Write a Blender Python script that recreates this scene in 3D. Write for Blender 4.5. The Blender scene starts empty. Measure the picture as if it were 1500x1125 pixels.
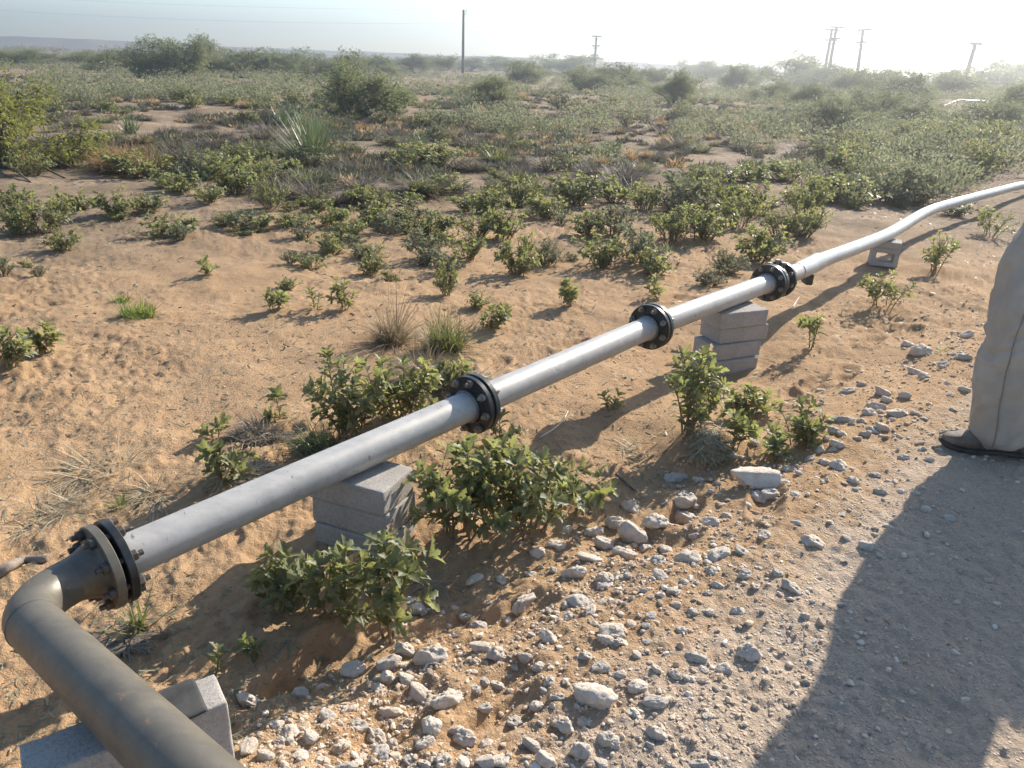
import bpy, bmesh, math, random
import numpy as np
from mathutils import Vector, Matrix
random.seed(7)
RS = np.random.RandomState(11)
D = bpy.data
SC = bpy.context.scene
COL = SC.collection
rad = math.radians

# ------------------------------------------------------------------ camera
F = 1133.0
PITCH, ROLL, CAM_H = rad(22.5), rad(2.25), 1.55
SUN_AZ, SUN_EL = rad(38.5), rad(28.5)
X_ = np.array([1, 0, 0.]); U0 = np.array([0, math.sin(PITCH), math.cos(PITCH)])
FW = np.array([0, math.cos(PITCH), -math.sin(PITCH)])
RT = math.cos(ROLL) * X_ + math.sin(ROLL) * U0
UP = -math.sin(ROLL) * X_ + math.cos(ROLL) * U0
CAM = np.array([0, 0, CAM_H])

def ray(px, py): return FW + ((px - 750) / F) * RT + ((562.5 - py) / F) * UP
def at(px, py, d): return CAM + d * ray(px, py)
def project(P):
    v = np.asarray(P) - CAM; d = v @ FW
    return 750 + F * (v @ RT) / d, 562.5 - F * (v @ UP) / d, d

# ------------------------------------------------------------------ noise
def _hash(ix, iy, iz, s):
    h = (ix.astype(np.int64) * 374761393 + iy.astype(np.int64) * 668265263 + iz.astype(np.int64) * 2147483647 + s * 974711) & 0xffffffff
    h = ((h ^ (h >> 13)) * 1274126177) & 0xffffffff
    h = ((h ^ (h >> 16)) * 2246822519) & 0xffffffff
    return ((h ^ (h >> 15)) & 0xffffff) / float(0xffffff)

def vnoise2(x, y, s=0):
    x = np.asarray(x, float); y = np.asarray(y, float)
    ix, iy = np.floor(x), np.floor(y); fx, fy = x - ix, y - iy
    fx = fx * fx * fx * (fx * (fx * 6 - 15) + 10); fy = fy * fy * fy * (fy * (fy * 6 - 15) + 10)
    z = np.zeros_like(ix)
    a = _hash(ix, iy, z, s); b = _hash(ix + 1, iy, z, s); c = _hash(ix, iy + 1, z, s); d = _hash(ix + 1, iy + 1, z, s)
    return (a + (b - a) * fx) * (1 - fy) + (c + (d - c) * fx) * fy - .5

def fbm2(x, y, o=4, s=0, g=.5):
    r = 0; a = 1
    for k in range(o):
        r = r + a * vnoise2(x * 2 ** k + 17.3 * k, y * 2 ** k - 9.1 * k, s + k); a *= g
    return r

def vnoise3(p, s=0):
    i = np.floor(p); f = p - i; f = f * f * (3 - 2 * f)
    r = 0
    for dx in (0, 1):
        for dy in (0, 1):
            for dz in (0, 1):
                w = (f[:, 0] if dx else 1 - f[:, 0]) * (f[:, 1] if dy else 1 - f[:, 1]) * (f[:, 2] if dz else 1 - f[:, 2])
                r = r + w * _hash(i[:, 0] + dx, i[:, 1] + dy, i[:, 2] + dz, s)
    return r - .5

def fbm3(p, o=4, s=0, g=.5):
    r = 0; a = 1
    for k in range(o):
        r = r + a * vnoise3(p * 2 ** k + 31.7 * k, s + k); a *= g
    return r

def sstep(a, b, x):
    t = np.clip((x - a) / (b - a), 0, 1); return t * t * (3 - 2 * t)

# ------------------------------------------------------------------ terrain
PRINTS = []
MOUNDS = []          # (x, y, radius, height): hummocks of sand held by the shrubs

def road_s(x, y):    # signed distance into the gravel road from its ragged edge
    s = (x + .38) * .715 - (y - 1.52) * .699
    return s + .16 * fbm2(x * 1.1, y * 1.1, 3, 5)

def height(x, y):
    x = np.asarray(x, float); y = np.asarray(y, float)
    r = np.hypot(x, y); s = road_s(x, y)
    rd = sstep(-.30, .45, s)
    z = .13 * rd
    near = 1 - sstep(7, 16, r)
    lump = fbm2(x * 2.2, y * 2.2, 3, 21) * .042 * (1 - .75 * rd)
    pit = vnoise2(x * 11, y * 9, 31) * .012 - np.abs(vnoise2(x * 8.5 + 5, y * 7, 39)) * .013 + vnoise2(x * 25, y * 19, 33) * .015 + np.where(near > .5, vnoise2(x * 52, y * 44, 34) * .011, 0)
    pit2 = -.030 * np.clip(vnoise2(x * 6.3 + 3, y * 5.2, 35) - .22, 0, 1) * 2.2
    z = z + near * (lump + (pit + pit2) * (1 - .72 * rd) * np.clip(.62 + 1.5 * fbm2(x * .8 + 7, y * .8, 2, 36), .18, 1.15) + rd * (vnoise2(x * 5, y * 5, 40) * .016 + vnoise2(x * 34, y * 34, 37) * .010 + vnoise2(x * 70, y * 70, 38) * .006))
    z = z + fbm2(x * .33, y * .33, 3, 41) * .14 * sstep(4.5, 12, r)
    z = z + fbm2(x * .045, y * .045, 3, 47) * .7 * sstep(25, 90, r)
    z = z + .55 * sstep(14, 45, r) * sstep(.25, .6, np.arctan2(x, np.maximum(y, .01)))
    for (qx, qy, ca, sa) in PRINTS:
        du = (x - qx) * ca + (y - qy) * sa; dv = -(x - qx) * sa + (y - qy) * ca; q = (du / .125) ** 4 + (dv / .05) ** 4
        if np.ndim(q) == 0: z = z - .028 * math.exp(-min(q, 50)) + .010 * math.exp(-min((math.sqrt(q) - 1.8) ** 2 * 2.2, 50))
        else:
            k = q < 40
            if k.any(): z[k] += -.028 * np.exp(-q[k]) + .010 * np.exp(-(np.sqrt(q[k]) - 1.8) ** 2 * 2.2)
    for (mx, my, mr, mh) in MOUNDS:
        q = ((x - mx) ** 2 + (y - my) ** 2) / (mr * mr)
        if np.ndim(q) == 0:
            if q < 9: z = z + mh * math.exp(-q)
        else:
            k = q < 9
            if k.any(): z[k] += mh * np.exp(-q[k])
    return z

def hz(x, y): return float(height(np.array([x]), np.array([y]))[0])
def gp(px, py):      # the ground point seen at a pixel of the photograph
    z = 0.0; v = ray(px, py)
    for _ in range(8):
        P = CAM + v * ((z - CAM_H) / v[2]); z = .5 * z + .5 * hz(P[0], P[1])
    return np.array([P[0], P[1], hz(P[0], P[1])])

# ------------------------------------------------------------------ mesh helpers
class MB:
    def __init__(s): s.v = []; s.f = []; s.n = 0; s.lv = []; s.mi = []
    def add(s, V, Fc, lv=0.0, mi=0):
        V = np.asarray(V, float).reshape(-1, 3)
        s.v.append(V)
        s.lv.append(np.full(len(V), lv) if np.ndim(lv) == 0 else np.asarray(lv, float))
        for a in (Fc if isinstance(Fc, list) and len(Fc) and isinstance(Fc[0], np.ndarray) and Fc[0].ndim == 2 else [np.asarray(Fc)]):
            if len(a): s.f.append(a + s.n); s.mi.append(np.full(len(a), mi, np.int32))
        s.n += len(V); return s
    def mesh(s, name, mats, smooth=True):
        me = D.meshes.new(name)
        V = np.concatenate(s.v)
        loops = np.concatenate([a.ravel() for a in s.f]).astype(np.int32)
        tot = np.concatenate([np.full(len(a), a.shape[1], np.int32) for a in s.f])
        st = np.concatenate([[0], np.cumsum(tot)[:-1]]).astype(np.int32)
        me.vertices.add(len(V)); me.vertices.foreach_set('co', V.astype(np.float32).ravel())
        me.loops.add(len(loops)); me.loops.foreach_set('vertex_index', loops)
        me.polygons.add(len(tot)); me.polygons.foreach_set('loop_start', st)
        me.polygons.foreach_set('loop_total', tot)
        me.polygons.foreach_set('material_index', np.concatenate(s.mi))
        me.polygons.foreach_set('use_smooth', np.full(len(tot), smooth))
        at_ = me.attributes.new('lv', 'FLOAT', 'POINT'); at_.data.foreach_set('value', np.concatenate(s.lv).astype(np.float32))
        for m in (mats if isinstance(mats, (list, tuple)) else [mats]): me.materials.append(m)
        me.update(calc_edges=True); me.validate()
        return me
    def obj(s, name, mats, parent=None, smooth=True, loc=None):
        return link(name, s.mesh(name, mats, smooth), parent, loc)

def link(name, me, parent=None, loc=None):
    o = D.objects.new(name, me); COL.objects.link(o)
    if parent is not None: o.parent = parent
    if loc is not None: o.location = loc
    return o

def tag(o, label=None, cat=None, group=None, kind=None):
    if label: o['label'] = label
    if cat: o['category'] = cat
    if group: o['group'] = group
    if kind: o['kind'] = kind
    return o

def empty(name, loc=(0, 0, 0), rz=0.0):
    o = D.objects.new(name, None); COL.objects.link(o); o.location = loc; o.rotation_euler = (0, 0, rz)
    o.empty_display_size = .1; return o

def copy_tree(o, parent=None):
    c = o.copy(); COL.objects.link(c); c.parent = parent
    for ch in [k for k in o.children]: copy_tree(ch, c)
    return c

def grid_faces(n, m, wrap=False):   # n rows of m verts
    i = np.arange(n - 1)[:, None]; j = np.arange(m if wrap else m - 1)[None, :]
    a = i * m + j; b = i * m + (j + 1) % m; c = (i + 1) * m + (j + 1) % m; d = (i + 1) * m + j
    return np.stack([a, b, c, d], -1).reshape(-1, 4)

def tube(P, R, n=12, caps=True, squash=None):
    P = np.asarray(P, float); k = len(P); R = np.broadcast_to(np.asarray(R, float), (k,))
    T = np.gradient(P, axis=0); T /= np.linalg.norm(T, axis=1)[:, None] + 1e-12
    u = np.cross(T[0], [0, 0, 1.]);
    if np.linalg.norm(u) < 1e-3: u = np.cross(T[0], [1., 0, 0])
    u /= np.linalg.norm(u); V = []
    a = np.arange(n) / n * 2 * math.pi
    for i in range(k):
        u = u - T[i] * (u @ T[i]); u /= np.linalg.norm(u) + 1e-12; w = np.cross(T[i], u)
        V.append(P[i] + R[i] * (np.cos(a)[:, None] * u + np.sin(a)[:, None] * w))
    V = np.concatenate(V); Fs = [grid_faces(k, n, True)]
    if caps:
        V = np.concatenate([V, P[:1], P[-1:]]); c0 = k * n; c1 = c0 + 1; j = np.arange(n); e = (k - 1) * n
        Fs.append(np.stack([np.full(n, c0), (j + 1) % n, j], -1)); Fs.append(np.stack([np.full(n, c1), e + j, e + (j + 1) % n], -1))
    return V, Fs

def lathe(A, B, prof, n=32):
    """profile [(s metres along A->B direction, radius)]; sharp corners come from doubled points"""
    A = np.asarray(A, float); T = np.asarray(B, float) - A; T /= np.linalg.norm(T)
    P = [A + T * s for s, _ in prof]; k = len(P)
    u = np.cross(T, [0, 0, 1.]); u /= np.linalg.norm(u); w = np.cross(T, u); a = np.arange(n) / n * 2 * math.pi
    V = np.concatenate([P[i] + max(prof[i][1], 1e-4) * (np.cos(a)[:, None] * u + np.sin(a)[:, None] * w) for i in range(k)])
    return V, [grid_faces(k, n, True)]

def sharp(prof, e=.0012):
    """bevel the corners of a lathe profile: each corner becomes two points e away"""
    out = []
    for i, p in enumerate(prof):
        p = np.array(p, float)
        if 0 < i < len(prof) - 1:
            for q in (prof[i - 1], prof[i + 1]):
                d = np.array(q, float) - p; L = np.linalg.norm(d) + 1e-9; out.append(tuple(p + d / L * min(e, L * .4)))
        else: out.append(tuple(p))
    return out

def hexnut(c, T, r, h, rot=0):
    T = np.asarray(T, float); T /= np.linalg.norm(T); u = np.cross(T, [0, 0, 1.]); u /= np.linalg.norm(u); w = np.cross(T, u)
    a = np.arange(6) / 6 * 2 * math.pi + rot; V = []
    for s, k in ((0, 1), (h * .8, 1), (h, .86)): V.append(np.asarray(c) + T * s + k * r * (np.cos(a)[:, None] * u + np.sin(a)[:, None] * w))
    V = np.concatenate(V); Fs = [grid_faces(3, 6, True), np.array([[12, 13, 14, 15, 16, 17]]), np.array([[5, 4, 3, 2, 1, 0]])]
    return V, Fs

def rbox(dx, dy, dz, r=.005, chip=.004, seed=0, n=(12, 8, 6)):
    """a block with worn, irregular arrises, centred on its base"""
    h = np.array([dx, dy, dz]) / 2; V = []; Fs = []; off = 0
    for ax in range(3):
        b, c = (ax + 1) % 3, (ax + 2) % 3
        tb = np.linspace(-1, 1, n[b] + 1); tc = np.linspace(-1, 1, n[c] + 1)
        # bunch samples close to the edges
        tb = np.sign(tb) * (1 - (1 - np.abs(tb)) ** 1.5); tc = np.sign(tc) * (1 - (1 - np.abs(tc)) ** 1.5)
        for sg in (-1, 1):
            G = np.zeros((len(tb), len(tc), 3)); G[..., ax] = sg * h[ax]
            G[..., b] = tb[:, None] * h[b]; G[..., c] = tc[None, :] * h[c]
            f = grid_faces(len(tb), len(tc)) + off
            if sg < 0: f = f[:, ::-1]
            V.append(G.reshape(-1, 3)); Fs.append(f); off += G.shape[0] * G.shape[1]
    V = np.concatenate(V); Fs = np.concatenate(Fs)
    rr = (r + chip * 2 * np.clip(fbm3(V * 38 + seed * 7.7, 3, seed) + .15, 0, 1))[:, None]
    inner = np.clip(V, -(h - rr), h - rr); d = V - inner; L = np.linalg.norm(d, axis=1)[:, None]
    V = np.where(L > 1e-9, inner + d / np.maximum(L, 1e-9) * rr, V)
    V = V + (fbm3(V * 60 + seed, 2, seed + 3)[:, None] * .0012)
    V[:, 2] += dz / 2
    # weld the shared edges
    key = np.round(V, 5); _, idx, inv = np.unique(key, axis=0, return_index=True, return_inverse=True)
    return V[idx], inv.reshape(-1)[Fs]

# ------------------------------------------------------------------ materials
class NT:
    def __init__(s, name):
        s.m = D.materials.new(name); s.m.use_nodes = True; s.t = s.m.node_tree; s.N = s.t.nodes; s.L = s.t.links
        s.N.clear(); s.out = s.N.new('ShaderNodeOutputMaterial')
    def n(s, typ, **kw):
        x = s.N.new(typ)
        for k, v in kw.items():
            if k in x.inputs: x.inputs[k].default_value = v
            else: setattr(x, k, v)
        return x
    def l(s, a, b): s.L.new(a, b)
    def noise(s, scale, detail=4, rough=.55, vec=None, dist=0.0):
        x = s.n('ShaderNodeTexNoise'); x.inputs['Scale'].default_value = scale; x.inputs['Detail'].default_value = detail
        x.inputs['Roughness'].default_value = rough; x.inputs['Distortion'].default_value = dist
        if vec is not None: s.l(vec, x.inputs['Vector'])
        return x.outputs['Fac']
    def ramp(s, fac, stops, interp='LINEAR'):
        x = s.n('ShaderNodeValToRGB'); e = x.color_ramp.elements; x.color_ramp.interpolation = interp
        while len(e) < len(stops): e.new(.5)
        for i, (p, c) in enumerate(stops):
            e[i].position = p; e[i].color = (c, c, c, 1) if np.ndim(c) == 0 else (*c, 1)
        s.l(fac, x.inputs['Fac']); return x.outputs['Color']
    def mix(s, fac, a, b, mode='MIX'):
        x = s.n('ShaderNodeMix'); x.data_type = 'RGBA'; x.blend_type = mode
        for k, v in ((0, fac), (6, a), (7, b)):
            if isinstance(v, (int, float)): x.inputs[k].default_value = v
            elif isinstance(v, tuple): x.inputs[k].default_value = (*v, 1)
            else: s.l(v, x.inputs[k])
        return x.outputs[2]
    def math(s, op, a, b=0.0):
        x = s.n('ShaderNodeMath'); x.operation = op
        for k, v in ((0, a), (1, b)):
            if isinstance(v, (int, float)): x.inputs[k].default_value = v
            else: s.l(v, x.inputs[k])
        return x.outputs[0]
    def bump(s, h, strength, dist=.01, nrm=None):
        x = s.n('ShaderNodeBump'); x.inputs['Strength'].default_value = strength; x.inputs['Distance'].default_value = dist
        s.l(h, x.inputs['Height'])
        if nrm is not None: s.l(nrm, x.inputs['Normal'])
        return x.outputs['Normal']
    def bsdf(s, color, rough=.8, metal=0.0, spec=.3, normal=None):
        b = s.n('ShaderNodeBsdfPrincipled')
        for k, v in (('Base Color', color), ('Roughness', rough), ('Metallic', metal), ('Specular IOR Level', spec)):
            if isinstance(v, (int, float)): b.inputs[k].default_value = v
            elif isinstance(v, tuple): b.inputs[k].default_value = (*v, 1)
            else: s.l(v, b.inputs[k])
        if normal is not None: s.l(normal, b.inputs['Normal'])
        return b.outputs[0]
    def done(s, sh): s.l(sh, s.out.inputs['Surface']); return s.m
    def pos(s): return s.n('ShaderNodeNewGeometry').outputs['Position']
    def obj(s): return s.n('ShaderNodeTexCoord').outputs['Object']
    def attr(s, name): return s.n('ShaderNodeAttribute', attribute_name=name).outputs['Fac']
    def rnd(s): return s.n('ShaderNodeObjectInfo').outputs['Random']

def m_ground():
    t = NT('desert_ground'); p = t.pos(); road = t.attr('road'); far = t.attr('far')
    n1 = t.noise(1.7, 5, .6, p); n2 = t.noise(14, 5, .65, p); n3 = t.noise(95, 4, .7, p); n4 = t.noise(330, 3, .6, p)
    sand = t.ramp(n1, [(.3, (.455, .285, .150)), (.5, (.53, .35, .195)), (.72, (.47, .315, .180))])
    sand = t.mix(t.ramp(n2, [(.35, 0.55), (.62, 0.0)]), sand, (.42, .265, .145))
    litter = t.ramp(t.noise(42, 6, .75, p, 1.2), [(.565, 0.0), (.64, .9)])
    litter = t.math('MULTIPLY', litter, t.ramp(t.noise(.9, 3, .5, p), [(.35, .25), (.65, 1.0)]))
    sand = t.mix(t.ramp(t.noise(.55, 5, .6, p), [(.40, 0.0), (.62, .55)]), sand, (.39, .255, .145))
    sand = t.mix(t.ramp(t.noise(3.5, 6, .7, p, .8), [(.55, 0.0), (.72, .5)]), sand, (.60, .43, .265))
    sand = t.mix(litter, sand, (.15, .105, .07))
    fcol = t.ramp(t.noise(.8, 6, .65, p), [(.30, (.21, .155, .10)), (.5, (.31, .225, .145)), (.68, (.43, .315, .205))])
    fcol = t.mix(t.ramp(t.noise(9, 6, .75, p), [(.48, 0.0), (.62, .8)]), fcol, (.17, .135, .10))
    sand = t.mix(far, sand, fcol)
    rc = t.ramp(t.noise(2.2, 5, .6, p), [(.3, (.49, .375, .265)), (.55, (.58, .455, .335)), (.75, (.53, .40, .275))])
    rc = t.mix(t.ramp(n3, [(.42, .55), (.6, 0.0)]), rc, (.38, .30, .225))
    vo = t.n('ShaderNodeTexVoronoi'); vo.inputs['Scale'].default_value = 62; t.l(p, vo.inputs['Vector'])
    chips = t.ramp(vo.outputs['Distance'], [(.16, 1.0), (.34, 0.0)])
    rc = t.mix(t.math('MULTIPLY', chips, .5), rc, (.58, .52, .45))
    e = t.math('ADD', road, t.math('MULTIPLY', t.math('SUBTRACT', n2, .5), 1.1))
    c = t.mix(t.ramp(e, [(.35, 0.0), (.75, 1.0)]), sand, rc)
    c = t.mix(.22, c, t.ramp(n4, [(.3, (.55, .45, .36)), (.7, (1., .96, .9))]), 'MULTIPLY')
    hb = t.math('ADD', t.math('MULTIPLY', n3, .5), t.math('ADD', t.math('MULTIPLY', n2, .5), t.math('MULTIPLY', n4, .22)))
    hb = t.math('ADD', hb, t.math('MULTIPLY', t.math('MULTIPLY', chips, road), .35))
    nrm = t.bump(hb, .8, .028)
    return t.done(t.bsdf(c, .95, 0, .12, nrm))

def m_leaf(name, a, b, tr, dead=None, rough=.48, tw=.42, spec=.35):
    """thin leaves: sheen on the face, light coming through from behind"""
    t = NT(name); lv = t.attr('lv'); r = t.rnd()
    v = t.math('FRACT', t.math('ADD', lv, t.math('MULTIPLY', r, .37)))
    stops = [(0.0, a), (.85, b)]
    c = t.ramp(v, stops if dead is None else stops + [(.93, b), (.955, dead)])
    tc = t.ramp(v, [(0.0, tuple(x * .7 for x in tr)), (.85, tr)] if dead is None else [(0.0, tuple(x * .7 for x in tr)), (.85, tr), (.93, tr), (.955, tuple(x * 1.2 for x in dead))])
    c = t.mix(t.math('MULTIPLY', r, .45), c, tuple(.5 * (x + y) * .5 + .05 for x, y in zip(a, b)))
    c = t.mix(t.n('ShaderNodeNewGeometry').outputs['Backfacing'], c, t.mix(.55, c, (.30, .33, .22)))
    s1 = t.bsdf(c, rough, 0, spec)
    x = t.n('ShaderNodeBsdfTranslucent'); t.l(tc, x.inputs['Color'])
    m = t.n('ShaderNodeMixShader'); m.inputs[0].default_value = tw; t.l(s1, m.inputs[1]); t.l(x.outputs[0], m.inputs[2])
    return t.done(m.outputs[0])

def m_plain(name, c0, c1, scale=20, rough=.8, bump=.2, bscale=60, metal=0.0, spec=.3, bdist=.004):
    t = NT(name); o = t.obj()
    c = t.ramp(t.noise(scale, 5, .6, o), [(.35, c0), (.65, c1)])
    nrm = t.bump(t.noise(bscale, 5, .65, o), bump, bdist)
    return t.done(t.bsdf(c, rough, metal, spec, nrm))

def m_steel(name, base, dark, rough=.42, metal=.55, rust=None, dust=(.40, .31, .22), dustw=.35):
    t = NT(name); p = t.pos(); o = t.obj()
    n = t.noise(9, 6, .65, o); n2 = t.noise(70, 4, .6, o)
    c = t.ramp(n, [(.32, dark), (.6, base)])
    st_ = t.n('ShaderNodeMapping'); st_.inputs['Rotation'].default_value = (0, 0, rad(49.8)); st_.inputs['Scale'].default_value = (1, 7, 7); t.l(o, st_.inputs['Vector'])
    c = t.mix(t.ramp(t.noise(5, 6, .7, st_.outputs[0]), [(.45, 0.0), (.7, .38)]), c, tuple(x * .62 for x in dark))
    spk = t.ramp(t.noise(34, 5, .8, o, .6), [(.625, 0.0), (.66, .85)])
    c = t.mix(spk, c, rust or (.12, .11, .10))
    nz = t.n('ShaderNodeSeparateXYZ'); t.l(t.n('ShaderNodeNewGeometry').outputs['Normal'], nz.inputs[0])
    dm = t.math('MULTIPLY', t.ramp(t.noise(16, 6, .7, o), [(.42, 0.0), (.66, 1.0)]), dustw)
    c = t.mix(dm, c, dust)
    mt = t.math('MULTIPLY', t.math('SUBTRACT', 1.0, t.math('MAXIMUM', dm, spk)), metal)
    r = t.math('ADD', t.math('MULTIPLY', n2, .22), rough - .11)
    return t.done(t.bsdf(c, r, mt, .45, t.bump(t.math('ADD', n2, t.math('MULTIPLY', n, .8)), .12, .002)))

def m_concrete():
    t = NT('concrete'); o = t.obj()
    c = t.ramp(t.noise(7, 6, .7, o), [(.3, (.36, .325, .28)), (.7, (.49, .45, .395))])
    c = t.mix(t.ramp(t.noise(170, 3, .6, o), [(.38, .38), (.52, 0.0)]), c, (.19, .175, .155))
    c = t.mix(t.ramp(t.noise(240, 2, .5, o), [(.60, 0.0), (.70, .35)]), c, (.58, .55, .50))
    h = t.math('ADD', t.noise(150, 5, .75, o), t.math('MULTIPLY', t.noise(420, 3, .6, o), .5))
    return t.done(t.bsdf(c, .95, 0, .15, t.bump(h, .7, .004)))

def m_rock():
    t = NT('caliche_rock'); o = t.obj(); r = t.rnd(); p = t.pos()
    c = t.ramp(t.noise(2.2, 6, .65, o), [(.3, (.60, .49, .37)), (.55, (.77, .67, .545)), (.75, (.83, .765, .655))])
    c = t.mix(t.ramp(t.noise(9, 6, .7, o), [(.52, 0.0), (.68, .5)]), c, (.38, .27, .18))
    c = t.mix(t.ramp(r, [(0, 0.0), (.6, .2), (.80, .35), (.97, .6)]), c, t.mix(t.ramp(r, [(.5, 0.0), (.51, 1.0)]), (.40, .31, .23), (.45, .41, .36)))
    h = t.math('ADD', t.noise(7, 6, .7, o), t.math('MULTIPLY', t.noise(30, 4, .7, o), .4))
    return t.done(t.bsdf(c, .93, 0, .15, t.bump(h, .75, .009)))

def m_pebble():
    t = NT('gravel'); lv = t.attr('lv')
    c = t.ramp(lv, [(0, (.42, .31, .21)), (.45, (.54, .42, .30)), (.85, (.66, .55, .42)), (.93, (.74, .66, .54)), (.95, (.26, .22, .18))])
    return t.done(t.bsdf(c, .92, 0, .15, t.bump(t.noise(160, 3, .6, t.pos()), .6, .004)))

M = {}
M['ground'] = m_ground()
M['oak'] = m_leaf('oak_leaf', (.128, .143, .070), (.235, .248, .122), (.40, .42, .12), dead=(.42, .30, .17))
M['oakfar'] = m_leaf('scrub_leaf', (.155, .165, .110), (.255, .262, .178), (.31, .32, .17), dead=(.40, .32, .20), spec=.10, rough=.65)
M['mesq'] = m_leaf('mesquite_leaf', (.125, .142, .075), (.225, .24, .125), (.30, .33, .13), tw=.45)
M['mesqy'] = m_leaf('yellow_mesquite_leaf', (.10, .125, .04), (.25, .25, .06), (.38, .37, .07), tw=.45)
M['straw'] = m_leaf('dry_straw', (.36, .27, .15), (.62, .50, .32), (.45, .33, .17), tw=.3, spec=.2)
M['tan'] = m_leaf('tan_tuft', (.36, .25, .14), (.56, .41, .24), (.60, .40, .20), tw=.45, spec=.2)
M['orange'] = m_leaf('russet_stem', (.30, .17, .085), (.46, .28, .15), (.45, .25, .10), tw=.35, spec=.2)
M['grey'] = m_leaf('grey_twig', (.15, .122, .093), (.30, .25, .19), (.24, .18, .12), tw=.2, spec=.05)
M['sage'] = m_leaf('sage_leaf', (.115, .118, .080), (.20, .20, .14), (.20, .20, .12), tw=.3, spec=.08)
M['drybunch'] = m_leaf('brown_bunch_grass', (.20, .14, .085), (.44, .34, .21), (.34, .24, .13), tw=.3, spec=.1)
M['thatch'] = m_leaf('grey_thatch', (.15, .11, .075), (.40, .315, .22), (.26, .19, .12), tw=.2, spec=.1)
M['crumb'] = m_leaf('dead_leaf_crumb', (.05, .033, .019), (.17, .115, .062), (.10, .07, .04), tw=.1, spec=.05)
M['grass'] = m_leaf('green_grass', (.13, .18, .04), (.26, .31, .075), (.36, .42, .07), tw=.4, spec=.25)
M['grassd'] = m_leaf('dark_grass', (.075, .095, .035), (.19, .20, .085), (.28, .30, .07), dead=(.42, .32, .18), tw=.35, spec=.25)
M['yucca'] = m_leaf('yucca_blade', (.15, .19, .085), (.28, .31, .16), (.22, .27, .09), tw=.2, spec=.35)
M['stem'] = m_plain('brown_stem', (.17, .115, .07), (.27, .19, .12), 30)
M['bark'] = m_plain('dark_bark', (.075, .06, .05), (.15, .12, .10), 25, bump=.5)
M['deadwood'] = m_plain('dead_wood', (.19, .15, .115), (.33, .27, .21), 22, bump=.8, bscale=40, bdist=.01)
M['palewood'] = m_plain('pale_stick', (.55, .48, .38), (.66, .60, .50), 25)
M['galv'] = m_steel('galvanised_steel', (.49, .465, .42), (.40, .38, .345), .48, .14, dust=(.46, .42, .37), dustw=.25)
M['black'] = m_steel('black_flange_paint', (.026, .029, .029), (.014, .016, .016), .36, .15, rust=(.10, .075, .05), dust=(.10, .09, .075), dustw=.35)
M['blackgreen'] = m_steel('dark_green_flange_paint', (.050, .060, .056), (.028, .034, .032), .36, .2, rust=(.10, .075, .05), dust=(.14, .13, .11), dustw=.35)
M['olive'] = m_steel('olive_grey_steel', (.150, .132, .100), (.118, .104, .080), .46, .25, rust=(.26, .155, .075), dust=(.21, .175, .125), dustw=.3)
M['bolt'] = m_steel('stud_bolt', (.26, .235, .20), (.15, .13, .105), .5, .5, rust=(.25, .13, .06), dust=(.33, .26, .18), dustw=.5)
M['boltd'] = m_steel('dark_stud_bolt', (.10, .085, .07), (.05, .045, .04), .5, .4, rust=(.20, .10, .05), dust=(.18, .13, .09), dustw=.4)
M['poly'] = m_plain('white_plastic', (.37, .37, .36), (.44, .44, .425), 6, rough=.34, bump=.04, spec=.5)
M['gasket'] = m_plain('black_gasket', (.012, .012, .012), (.02, .02, .02), 20, rough=.8)
M['weld'] = m_plain('weld_bead', (.16, .16, .165), (.26, .26, .26), 60, rough=.5, bump=.9, bscale=160, metal=.4)
M['concrete'] = m_concrete()
M['rubber'] = m_plain('rubber_pad', (.045, .045, .044), (.085, .083, .078), 14, rough=.9, bump=.25, bscale=90, spec=.08)
M['rock'] = m_rock(); M['pebble'] = m_pebble()
M['pole'] = m_plain('weathered_pole', (.11, .09, .075), (.18, .15, .125), 2, rough=.9)
M['arm'] = m_plain('crossarm_wood', (.15, .125, .10), (.22, .19, .155), 2, rough=.9)
M['insul'] = m_plain('insulator', (.42, .40, .38), (.52, .50, .48), 5, rough=.3)
M['can'] = m_plain('transformer_paint', (.20, .21, .22), (.27, .28, .29), 3, rough=.5)
M['wire'] = m_plain('power_wire', (.34, .35, .36), (.40, .41, .42), 1, rough=.5)
M['trouser'] = m_plain('khaki_cloth', (.36, .315, .255), (.43, .385, .32), 7, rough=.95, bump=.35, bscale=240, spec=.1, bdist=.002)
M['seam'] = m_plain('cloth_seam', (.22, .185, .14), (.27, .23, .175), 40, rough=.95)
M['shirt'] = m_plain('work_shirt', (.20, .24, .28), (.27, .31, .35), 8, rough=.95, bump=.2, bscale=200)
M['boot'] = m_plain('boot_leather', (.085, .062, .044), (.20, .155, .11), 16, rough=.6, bump=.35, bscale=60, spec=.3)
M['sole'] = m_plain('boot_sole', (.045, .038, .032), (.085, .07, .058), 30, rough=.85)
M['skin'] = m_plain('skin', (.48, .30, .22), (.56, .37, .27), 8, rough=.55)
M['hair'] = m_plain('dark_hair', (.03, .022, .016), (.06, .045, .03), 50, rough=.6)
M['cap'] = m_plain('cap_cloth', (.30, .26, .20), (.38, .33, .26), 9, rough=.9)
M['hill'] = m_plain('mesa_slope', (.17, .15, .125), (.25, .22, .18), .02, rough=.95, bump=0)

# ------------------------------------------------------------------ plants
def nrm(v): return v / (np.linalg.norm(v, axis=-1, keepdims=True) + 1e-12)

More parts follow.
